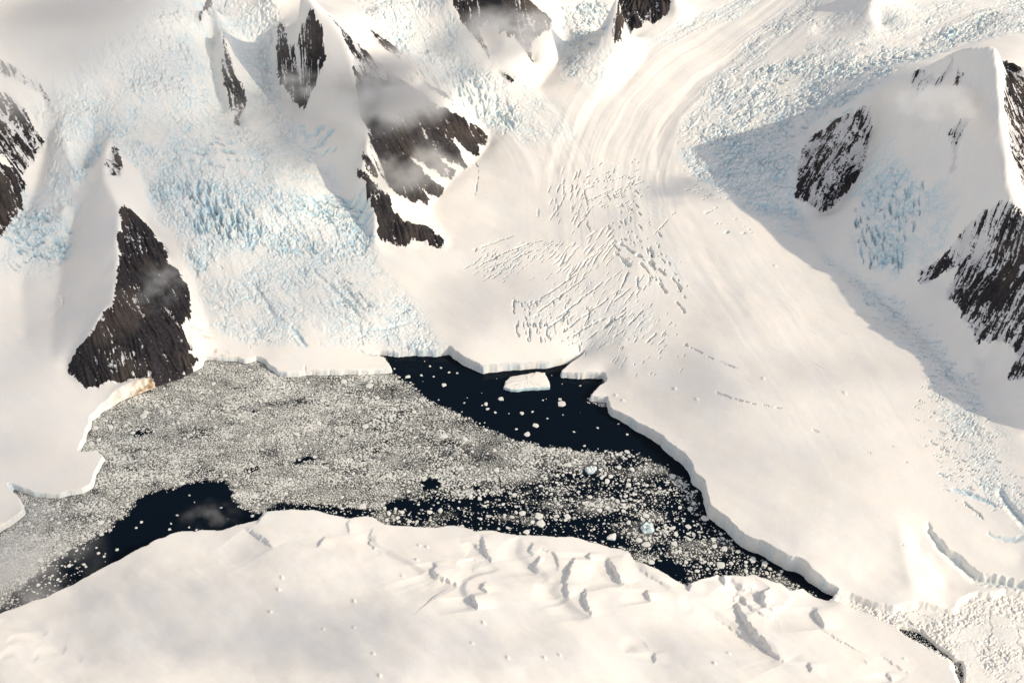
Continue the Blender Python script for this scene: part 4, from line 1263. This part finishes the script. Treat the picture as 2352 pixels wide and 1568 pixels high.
tilt_k = 0.0
FLOES = [(1020, 884, 14), (937, 865, 13), (968, 862, 8), (1116, 928, 13), (1120, 939, 9), (1151, 916, 13), (1199, 949, 11), (1230, 977, 15), (1211, 997, 15), (1290, 928, 22), (1286, 917, 9), (906, 939, 12),
    (839, 979, 17), (973, 982, 12), (1020, 1002, 20), (1068, 1008, 14), (867, 914, 15), (849, 886, 17), (789, 876, 14), (951, 946, 12), (1271, 1031, 10), (1307, 1040, 10), (1141, 1079, 14), (833, 1163, 19),
    (1011, 1172, 15), (987, 1176, 15), (1200, 1179, 17), (1238, 1185, 22), (1243, 1202, 26), (1223, 1198, 12), (1176, 1187, 13), (1303, 1186, 17), (1279, 1185, 14), (1377, 1172, 14), (1484, 1250, 22), (1467, 1240, 17),
    (1545, 1093, 16), (1444, 1114, 16), (1395, 1105, 17), (1422, 1073, 13), (1484, 1184, 17), (1515, 1121, 10), (1102, 1145, 13), (889, 1194, 13), (940, 1197, 12), (1090, 1108, 10), (1002, 1095, 12), (1560, 1116, 10),
    (1619, 1190, 20), (1580, 1209, 15), (1639, 1238, 15), (1641, 1254, 14), (1665, 1260, 17), (1582, 1238, 12), (1656, 1298, 21), (1713, 1311, 15), (1729, 1285, 20), (1756, 1295, 18), (1761, 1316, 12), (1795, 1312, 10),
    (1601, 1311, 15), (1586, 1169, 15), (1679, 1293, 11), (1696, 1266, 12), (232, 1200, 17), (253, 1217, 10), (234, 1227, 11), (325, 1199, 8), (313, 1212, 7), (418, 1110, 13), (226, 1270, 9), (269, 1262, 9), (193, 1296, 8),
    (93, 1286, 15), (40, 1331, 12), (88, 1343, 10), (253, 1088, 10), (312, 1092, 14), (518, 1092, 12), (723, 1049, 10), (329, 956, 19), (336, 947, 14), (389, 947, 12), (306, 994, 12), (255, 981, 15), (220, 982, 14), (210, 1018, 17),
    (227, 1010, 14), (682, 997, 17), (790, 876, 17), (491, 881, 12), (733, 971, 15), (664, 892, 12), (573, 849, 8)]
SPECIAL = {
    (1290, 928): 'rounded white floe alone in the black open water, southeast of the tabular iceberg',
    (1020, 884): 'small pointed white floe alone in black water west of the tabular iceberg',
    (937, 865): 'white floe off the end of the flat ice tongue at the brash ice corner',
    (1230, 977): 'long narrow white floe in the black water directly south of the tabular iceberg',
    (1199, 949): 'small white floe in black water between the tabular iceberg and the long narrow floe',
    (1211, 997): 'low grey white floe at the brash ice edge just below the long narrow floe',
    (1116, 928): 'small white floe in black water below the west end of the tabular iceberg',
    (1151, 916): 'flat white floe in a scatter of crumbs right under the tabular iceberg',
    (1243, 1202): 'largest flat white floe beside the dark lead off the dome, second of a close pair',
    (1238, 1185): 'flat white floe just above the largest floe of the close pair off the dome',
    (1484, 1250): 'wide flat white floe just below the jagged blue iceberg near the dome',
    (839, 979): 'blunt triangular white floe standing out in the grey brash ice',
    (1020, 1002): 'long white floe in the brash ice below the open water edge',
    (833, 1163): 'rounded white floe at the west end of the dark patches above the dome',
    (1656, 1298): 'big square white floe in the packed ice beside the tip of the dome',
    (329, 956): 'pale white floe in loose ice below the tan shore cliff, larger of two touching ones',
    (210, 1018): 'flat grey white floe at the west shore beside the small ice tongue',
    (232, 1200): 'oval white floe at the edge of the lower dark lead',
    (418, 1110): 'boxy white floe on the upper rim of the lower dark lead',
    (1619, 1190): 'pale floe touching the foot of the long shaded ice cliff',
}
big = []
for (px, py, wpx) in FLOES:
    x, y = unproj(px, py, 0)
    big.append([float(x), float(y), wpx * float(px_scale(x, y)) / 2 * 1.04, SPECIAL.get((px, py))])
TAB = upoly([(1156, 890), (1160, 878), (1172, 867), (1200, 862), (1222, 858), (1235, 856), (1252, 857), (1257, 868), (1263, 882), (1262, 891), (1233, 893), (1208, 894), (1184, 897), (1164, 894)], 4)
TAB = TAB + np.array([0, -2])
EXTRA = [('tab', TAB, 13, 4, 'tabular iceberg with a flat white top, biggest in the black open water'),
         ('bumpy', np.array(unproj(1357, 1080, 0)), 14, 'lumpy rounded iceberg standing in the brash ice with a dark shadow patch below'),
         ('blue', np.array(unproj(1486, 1216, 0)), 16, 'jagged blue and white iceberg in the thinning ice off the dome'),
         ('tri', np.array(unproj(1405, 1234, 0)), 15, 'smooth triangular pale blue iceberg close against the dome edge')]

OC = 2.5
ocx0, ocy0 = -2400.0, 1900.0
occ = np.zeros((int(3400 / OC), int(5200 / OC)), bool)


def block(x, y, r):
    i0, i1 = int((x - r - ocx0) / OC), int((x + r - ocx0) / OC) + 1
    j0, j1 = int((y - r - ocy0) / OC), int((y + r - ocy0) / OC) + 1
    if i0 < 0 or j0 < 0 or i1 >= occ.shape[1] or j1 >= occ.shape[0]:
        return
    gx = ocx0 + np.arange(i0, i1 + 1) * OC
    gy = ocy0 + np.arange(j0, j1 + 1) * OC
    occ[j0:j1 + 1, i0:i1 + 1] |= (gx[None] - x) ** 2 + (gy[:, None] - y) ** 2 < r * r


def taken(x, y):
    i = np.clip(((x - ocx0) / OC).astype(int), 0, occ.shape[1] - 1)
    j = np.clip(((y - ocy0) / OC).astype(int), 0, occ.shape[0] - 1)
    return occ[j, i]


for b in big:
    block(b[0], b[1], b[2] * .95)
c = TAB.mean(0)
for s in (-.6, -.3, 0, .3, .6):
    block(c[0] + s * (TAB[:, 0].max() - c[0]), c[1], (TAB[:, 1].max() - TAB[:, 1].min()) / 2 + 6)
for e in EXTRA[1:]:
    block(e[1][0], e[1][1], 26)
g = np.random.default_rng(33)
tries = 0
while len(big) < 285 and tries < 60000:
    tries += 1
    px, py = g.uniform(0, 1900), g.uniform(830, 1400)
    x, y = unproj(px, py, 0)
    x, y = float(x), float(y)
    if bil(WSDF, np.array([x]), np.array([y]))[0] < 16:
        continue
    d = density(np.array([x]), np.array([y]))[0]
    if g.random() > (.35 + .65 * d if d > .15 else .02):
        continue
    east = float(bil(EASTZ, np.array([x]), np.array([y]))[0] > 0)
    r = (4.4 + 3.2 * g.random() ** 2.0) * (1 + .45 * east)
    if any(math.hypot(x - b[0], y - b[1]) < (r + b[2]) * 1.05 for b in big) or taken(np.array([x]), np.array([y]))[0]:
        continue
    big.append([x, y, r, None])
    block(x, y, r)

for k, (x, y, r, lab) in enumerate(big):
    gg = np.random.default_rng(1000 + k)
    n = int(gg.integers(8, 13))
    P = outline(n, r, 2000 + k, gg.uniform(.72, 1.0), gg.uniform(0, 3.14))
    tilt_k = gg.uniform(-.25, .25)
    h = min(3.2, .8 + .11 * r)
    V, L, S, Tt = berg_mesh('ice_floe', P, h, h * .25, 3000 + k)
    o = raw_mesh('ice_floe', V, loops=L, starts=S, totals=Tt, mat=ice_m.m, smooth=False)
    fattr(o.data, 'tone', np.full(len(V), max(0, gg.normal(.03, .10))))
    o.location = (x, y, 0)
    px, py = proj(x, y, 0)
    if lab is None:
        if bil(EASTZ, np.array([x]), np.array([y]))[0] > 0:
            lab, gr = 'white floe among loose ice blocks in the eastern dark part of the bay', 'larger floes in the loose eastern ice'
        elif density(np.array([x]), np.array([y]))[0] < .3:
            lab, gr = 'small white floe floating apart in the open black water', 'floes drifting in the open leads'
        elif px < 620:
            lab, gr = 'larger white floe in the dense grey brash ice of the west bay', 'larger floes in the western brash ice'
        else:
            lab, gr = 'larger white floe in the brash ice in the middle of the bay', 'larger floes in the middle brash ice'
        props(o, lab, 'ice floe', gr)
    else:
        props(o, lab, 'ice floe')
tilt_k = 0.04


def poly_resample(P, n):
    Q = np.concatenate([P, P[:1]])
    s = np.concatenate([[0], np.cumsum(np.hypot(*(Q[1:] - Q[:-1]).T))])
    t = np.linspace(0, s[-1], n + 1)[:-1]
    return np.stack([np.interp(t, s, Q[:, 0]), np.interp(t, s, Q[:, 1])], 1)


V, L, S, Tt = berg_mesh('iceberg', poly_resample(TAB, 44) + np.random.default_rng(1).normal(0, 1.0, (44, 2)) - TAB.mean(0), 11, 3.5, 9)
o = raw_mesh('tabular_iceberg', V, loops=L, starts=S, totals=Tt, mat=berg_m.m, smooth=False)
o.location = (*TAB.mean(0), 0)
props(o, EXTRA[0][4], 'iceberg')
for (nm, p, w_px, lab), (nseg, hh, pk, asp) in zip(EXTRA[1:], [(16, 6, 1.3, .8), (13, 8, 1.6, .75), (7, 4, .3, .7)]):
    P = outline(nseg, w_px * 1.35, 77 + w_px, asp, .4)
    tilt_k = .3
    V, L, S, Tt = berg_mesh('iceberg', P, hh, 1.5, 80 + w_px, peaks=pk)
    o = raw_mesh('iceberg', V, loops=L, starts=S, totals=Tt, mat=berg_m.m, smooth=False)
    o.location = (p[0], p[1], 0)
    props(o, lab, 'iceberg')

mid = []
g = np.random.default_rng(44)
cx_, cy_ = g.uniform(-1700, 1500, 60000), g.uniform(2450, 4400, 60000)
dz_, sz_, ez_ = density(cx_, cy_), bil(WSDF, cx_, cy_), bil(EASTZ, cx_, cy_)
rz_ = (2.6 + 2.6 * g.random(60000) ** 1.5) * (1 + .2 * (ez_ > 0))
pr_ = g.random(60000)
for i in range(60000):
    if len(mid) >= 2600:
        break
    if sz_[i] < rz_[i] + 2 or pr_[i] > dz_[i] * (.5 + .5 * (ez_[i] > -60)):
        continue
    i0, j0 = int((cx_[i] - ocx0) / OC), int((cy_[i] - ocy0) / OC)
    if occ[j0 - 1:j0 + 2, i0 - 1:i0 + 2].any():
        continue
    mid.append((cx_[i], cy_[i], rz_[i]))
    block(cx_[i], cy_[i], rz_[i] * 1.15)
mid = np.array(mid)
# the mass of small brash: every piece a low irregular block
sp = 5.6
jx = np.arange(-1700, 1500, sp)
jy = np.arange(2150, 4400, sp * .9)
bx, by = np.meshgrid(jx, jy)
bx = bx + (np.arange(len(jy)) % 2)[:, None] * sp / 2
bx, by = bx.ravel(), by.ravel()
g = np.random.default_rng(5)
bx = bx + g.uniform(-.33, .33, bx.size) * sp
by = by + g.uniform(-.33, .33, by.size) * sp
shore = np.maximum(bil(WSDF, bx, by), bil(CSDF, bx, by))
px, py = proj(bx, by, 0)
k = (shore > 1.5) & (px > -220) & (px < 2300) & ~taken(bx, by)
bx, by, shore = bx[k], by[k], shore[k]
d = density(bx, by)
keep = g.random(bx.size) < np.clip(d, 0, 1) ** 1.1 * .97
# crumbs in open water come in drifts
cr = sstep(.15, .5, fbm(bx / 60, by / 30, 950, 3))
keep &= (d > .12) | (g.random(bx.size) < .03 + .9 * cr * (d < .12) * .4)
bx, by, d = bx[keep], by[keep], d[keep]
r = sp * (.24 + .29 * g.random(bx.size) ** 1.0) * np.where(d < .5, .55 + .9 * g.random(bx.size) ** 2, 1) * np.where(d < .1, .7, 1)
bx, by, d, r = (np.concatenate([a_, b_]) for a_, b_ in ((bx, mid[:, 0]), (by, mid[:, 1]), (d, mid[:, 0] * 0 + .8), (r, mid[:, 2])))
fs_ = fbm(bx / 140, by / 55, 990, 3)
r = r * np.clip(1 + .75 * fs_ + .25 * (fbm(bx / 300, by / 120, 992, 2) > .1), .6, 1.5)
n = 7
th = (np.arange(n)[None] + g.uniform(-.3, .3, (bx.size, n))) / n * 2 * math.pi
rr = r[:, None] * g.uniform(.8, 1.2, (bx.size, n))
asp = g.uniform(.6, 1, bx.size)[:, None]
an = g.uniform(0, 3.14, bx.size)[:, None]
ex, ey = rr * np.cos(th), rr * np.sin(th) * asp
X = bx[:, None] + ex * np.cos(an) - ey * np.sin(an)
Y = by[:, None] + ex * np.sin(an) + ey * np.cos(an)
ht = g.uniform(.25, 1.0, bx.size)[:, None]
top = np.stack([bx[:, None] + (X - bx[:, None]) * .86, by[:, None] + (Y - by[:, None]) * .86, ht + g.uniform(-.2, .2, X.shape)], -1)
bot = np.stack([X, Y, np.full(X.shape, -.1)], -1)
Vt = np.concatenate([bot, top], 1).reshape(-1, 3)
base = np.arange(bx.size)[:, None] * (2 * n)
i = np.arange(n)
j = (i + 1) % n
sides = np.stack([base + i, base + j, base + n + j, base + n + i], -1).reshape(-1, 4)
tops = (base + n + i)
loops = np.concatenate([sides.reshape(-1), tops.reshape(-1)])
tot = np.concatenate([np.full(len(sides), 4), np.full(len(tops), n)])
st = np.concatenate([[0], np.cumsum(tot)[:-1]])
o = raw_mesh('brash_ice', Vt, loops=loops, starts=st, totals=tot, mat=ice_m.m, smooth=False)
tone = np.clip(g.normal(.05, .3, bx.size) + .9 * np.clip(fbm(bx / 110, by / 45, 995, 3) + .05, 0, 1), 0, 1)
fattr(o.data, 'tone', np.repeat(tone, 2 * n))
props(o, 'countless small pieces of brash ice crowding the bay', kind='stuff')
print('brash', bx.size, round(time.time() - T0, 1))

# ------------------------------------------------------------------ sea surface with grey slush between the pieces
wxs = np.concatenate([[-14000, -6000, -3000], np.arange(-2000, 1700, 7.0), [3000, 6000, 14000]])
wys = np.concatenate([[-4000, 500, 1800], np.arange(2350, 4450, 7.0), [6000, 9500]])
gx, gy = np.meshgrid(wxs, wys)
dd = density(gx.ravel(), gy.ravel()).reshape(gx.shape)
slush = sstep(.42, .98, dd) * (bil(WSDF, gx, gy) > -60)
vi = np.arange(gx.size).reshape(gx.shape)
q = np.stack([vi[:-1, :-1], vi[:-1, 1:], vi[1:, 1:], vi[1:, :-1]], -1).reshape(-1, 4)
wm = NT('sea_water')
pos = wm.n('ShaderNodeNewGeometry').outputs['Position']
sn = wm.math('ADD', wm.noise(pos, .22, 5, .7), wm.math('MULTIPLY', wm.noise(pos, .03, 3), .5))
sl_ = wm.math('MULTIPLY', wm.attr('slush'), wm.ramp(sn, .55, .95), True)
wc = wm.mix(sl_, (0.0008, 0.0045, 0.0105), (0.42, 0.41, 0.375))
b = wm.bsdf(wc, .1, .10, wm.math('ADD', wm.noise(wm.scale(pos, (.5, 1.3, 1)), .12, 4), wm.math('MULTIPLY', wm.noise(pos, .012, 2), 3.0)), .3, .25)
rg = wm.math('MULTIPLY', sl_, 3.0, True)
rg2 = wm.math('ADD', wm.math('MULTIPLY', rg, .7), .1)
wm.l(rg2, b.inputs['Roughness'])
w = raw_mesh('sea_water', np.stack([gx, gy, np.zeros(gx.shape)], -1).reshape(-1, 3), faces4=q, mat=wm.m)
fattr(w.data, 'slush', slush.ravel())
props(w, 'dark bay water with grey slush between the glacier fronts', kind='structure')

# ------------------------------------------------------------------ drifting mist: closed volumes over the slopes, thin veils added to grey the snow
MIST = [  # px, py, height above ground, (rx, ry, rz), density, threshold, label
    (890, 205, 60, (290, 330, 80), .0130, .34, 'mist bank across the middle of the broad rock slope'),
    (950, 375, 50, (260, 230, 60), .0055, .38, 'thin mist wisps low on the broad rock slope'),
    (690, 190, 50, (130, 130, 45), .0060, .40, 'mist crossing the forked rock band'),
    (372, 655, 45, (120, 150, 45), .0040, .42, 'faint mist over the dark triangular rock front'),
    (1165, 75, 60, (250, 280, 60), .0080, .34, 'mist over the ragged rock mountainside at the top edge'),
    (2170, 235, 60, (210, 120, 50), .0085, .36, 'small cloud against the shaded flank of the east peak'),
    (150, 60, 90, (900, 700, 90), .0030, .30, 'milky cloud veil over the upper west icefields'),
    (560, 300, 70, (620, 420, 60), .0016, .34, 'thin mist added to grey the western icefall'),
    (10, 1300, 30, (300, 300, 35), .0090, .34, 'low fog at the west end of the dark lead'),
    (1180, 480, 40, (520, 200, 40), .0014, .36, 'thin veil of mist added to grey the flat snow in the centre'),
    (1780, 860, 40, (480, 260, 40), .0012, .40, 'thin veil of mist added to grey the lower main glacier'),
    (430, 1500, 40, (480, 130, 40), .0016, .38, 'thin veil of mist added to grey the west part of the ice dome'),
    (1250, 1530, 40, (520, 110, 40), .0014, .38, 'thin veil of mist added to grey the middle of the ice dome'),
    (480, 1190, 25, (110, 90, 25), .0020, .42, 'faint fog patch over the lower dark lead'),
]
for k, (px, py, up, rad, den, thr, lab) in enumerate(MIST):
    x, y = hit(px, py)
    z = max(0, float(bil(BASE, x, y)[0]))
    cx, cy = unproj(px, py, z + up)
    nu, nv = 24, 14
    th = np.linspace(0, 2 * math.pi, nu, endpoint=False)
    ph = np.linspace(0, math.pi, nv)[1:-1]
    vs = [(0, 0, 1)] + [(math.sin(p) * math.cos(t), math.sin(p) * math.sin(t), math.cos(p)) for p in ph for t in th] + [(0, 0, -1)]
    vs = np.array(vs) * np.array(rad)
    L, S, Tt = [], [], []
    for t in range(nu):
        S.append(len(L)); L += [0, 1 + t, 1 + (t + 1) % nu]; Tt.append(3)
    for r_ in range(len(ph) - 1):
        for t in range(nu):
            a, b_ = 1 + r_ * nu + t, 1 + r_ * nu + (t + 1) % nu
            S.append(len(L)); L += [a, a + nu, b_ + nu, b_]; Tt.append(4)
    e = len(vs) - 1
    for t in range(nu):
        a, b_ = 1 + (len(ph) - 1) * nu + t, 1 + (len(ph) - 1) * nu + (t + 1) % nu
        S.append(len(L)); L += [a, e, b_]; Tt.append(3)
    mm = NT('mist')
    tc = mm.n('ShaderNodeTexCoord').outputs['Object']
    nrm = mm.n('ShaderNodeVectorMath', operation='DIVIDE')
    mm.l(tc, nrm.inputs[0]); nrm.inputs[1].default_value = rad
    ln = mm.n('ShaderNodeVectorMath', operation='LENGTH')
    mm.l(nrm.outputs[0], ln.inputs[0])
    fall = mm.ramp(ln.outputs['Value'], 1.0, .15)
    off = mm.n('ShaderNodeVectorMath', operation='ADD')
    mm.l(tc, off.inputs[0]); off.inputs[1].default_value = (k * 731.0, k * 411.0, 0)
    nz = mm.noise(mm.scale(off.outputs[0], (1, .9, 1.6)), 1.0 / (min(rad[0], rad[1]) * .55), 4, .55)
    dn = mm.math('MULTIPLY', mm.math('MULTIPLY', fall, mm.ramp(nz, thr, thr + .3)), den * 3.2)
    pv = mm.n('ShaderNodeVolumePrincipled')
    pv.inputs['Color'].default_value = (1, .985, .97, 1)
    pv.inputs['Anisotropy'].default_value = 0.0
    mm.l(dn, pv.inputs['Density'])
    mm.l(pv.outputs[0], mm.out.inputs['Volume'])
    o = raw_mesh('mist', vs, loops=L, starts=S, totals=Tt, mat=mm.m)
    o.location = (float(cx), float(cy), z + up)
    props(o, lab, kind='stuff')
print('ice', round(time.time() - T0, 1))

# ------------------------------------------------------------------ unseen clouds added in the east to shade the west and the dome
SHADE_CLOUDS = [(60, 700, 560, 760, 1.15), (420, 330, 700, 560, .9), (180, 60, 800, 520, 1.1), (690, 640, 360, 300, .65), (-40, 1120, 420, 260, .8), (470, 1420, 400, 150, .62), (830, 1490, 330, 110, .5), (1180, 1470, 260, 70, .35),
        (1130, 690, 240, 190, .42), (1330, 520, 150, 120, .25), (1880, 850, 330, 75, .38), (1690, 900, 180, 60, .32), (1760, 1050, 240, 60, .25), (1020, 120, 300, 300, .4), (1560, 1480, 260, 60, .3), (300, 1000, 420, 160, .3)]
hm = NT('shade_cloud')
hv = hm.n('ShaderNodeVolumePrincipled')
hv.inputs['Color'].default_value = (1, 1, 1, 1)
hv.inputs['Density'].default_value = .0022
hm.l(hv.outputs[0], hm.out.inputs['Volume'])
sd_ = np.array([math.cos(SUN_EL) * math.cos(SUN_AZ), math.cos(SUN_EL) * math.sin(SUN_AZ), math.sin(SUN_EL)])
for k, (px, py, rx_, ry_, tau) in enumerate(SHADE_CLOUDS):
    x, y = hit(px, py)
    z = float(max(0, bil(BASE, x, y)[0]))
    p = np.array([x[0], y[0], z]) + sd_ * (4900 + 60 * k - z) / sd_[2]
    vs = np.array([(0, 0, 1)] + [(math.sin(q) * math.cos(t), math.sin(q) * math.sin(t), math.cos(q)) for q in np.linspace(0, math.pi, 16)[1:-1] for t in np.linspace(0, 2 * math.pi, 28, endpoint=False)] + [(0, 0, -1)])
    n_ = fbm(vs[:, 0] * 1.7 + 9 * k, vs[:, 1] * 1.7, 1200 + k, 3)
    vs = vs * np.array([rx_, ry_, tau / .0022 / 2 * .55]) * (1 + .35 * n_)[:, None]
    L, S, Tt = [], [], []
    for t in range(28):
        S.append(len(L)); L += [0, 1 + t, 1 + (t + 1) % 28]; Tt.append(3)
    for r_ in range(13):
        for t in range(28):
            a, b_ = 1 + r_ * 28 + t, 1 + r_ * 28 + (t + 1) % 28
            S.append(len(L)); L += [a, a + 28, b_ + 28, b_]; Tt.append(4)
    for t in range(28):
        S.append(len(L)); L += [1 + 13 * 28 + t, len(vs) - 1, 1 + 13 * 28 + (t + 1) % 28]; Tt.append(3)
    o = raw_mesh('cloud', vs, loops=L, starts=S, totals=Tt, mat=hm.m)
    o.location = tuple(p)
    props(o, 'unseen thin cloud added in the eastern sky to shade the snow', 'cloud', 'unseen shade clouds east of the bay', 'stuff')

# ------------------------------------------------------------------ light
sc = bpy.context.scene
wd = bpy.data.worlds.new('World')
sc.world = wd
wd.use_nodes = True
nt = wd.node_tree
bg = nt.nodes['Background']
sky = nt.nodes.new('ShaderNodeTexSky')
sky.sky_type = 'NISHITA'
sky.sun_disc = False
sky.sun_elevation = SUN_EL
sky.sun_rotation = R(90) - SUN_AZ
sky.altitude = 1500
sky.dust_density = 3.0
sky.ozone_density = 1.0
sky.air_density = 0.8
hs = nt.nodes.new('ShaderNodeHueSaturation')
hs.inputs['Saturation'].default_value = 0.30
nt.links.new(sky.outputs[0], hs.inputs['Color'])
nt.links.new(hs.outputs[0], bg.inputs[0])
bg.inputs[1].default_value = 0.15
sl = bpy.data.lights.new('sun', 'SUN')
sl.energy = 2.2
sl.angle = R(0.6)
sl.color = (1.0, .87, .68)
so = bpy.data.objects.new('sun', sl)
C.objects.link(so)
from mathutils import Vector
sv = Vector((math.cos(SUN_EL) * math.cos(SUN_AZ), math.cos(SUN_EL) * math.sin(SUN_AZ), math.sin(SUN_EL)))
so.rotation_euler = sv.to_track_quat('Z', 'Y').to_euler()
so.location = (4000, 3000, 3000)

cd = bpy.data.cameras.new('camera')
cam = bpy.data.objects.new('camera', cd)
C.objects.link(cam)
cam.location = (0, 0, CAM_H)
cam.rotation_euler = (R(90) - DIP, 0, 0)
cd.sensor_width = 36
cd.lens = 18 / math.tan(R(20))
cd.clip_start = 5
cd.clip_end = 60000
sc.camera = cam
sc.view_settings.view_transform = 'Standard'
sc.view_settings.look = 'None'
sc.view_settings.exposure = 0.58
sc.cycles.max_bounces = 5
sc.cycles.diffuse_bounces = 3
sc.cycles.glossy_bounces = 2
sc.cycles.transparent_max_bounces = 12
sc.cycles.volume_bounces = 1
sc.cycles.use_denoising = True
print('script', round(time.time() - T0, 1))
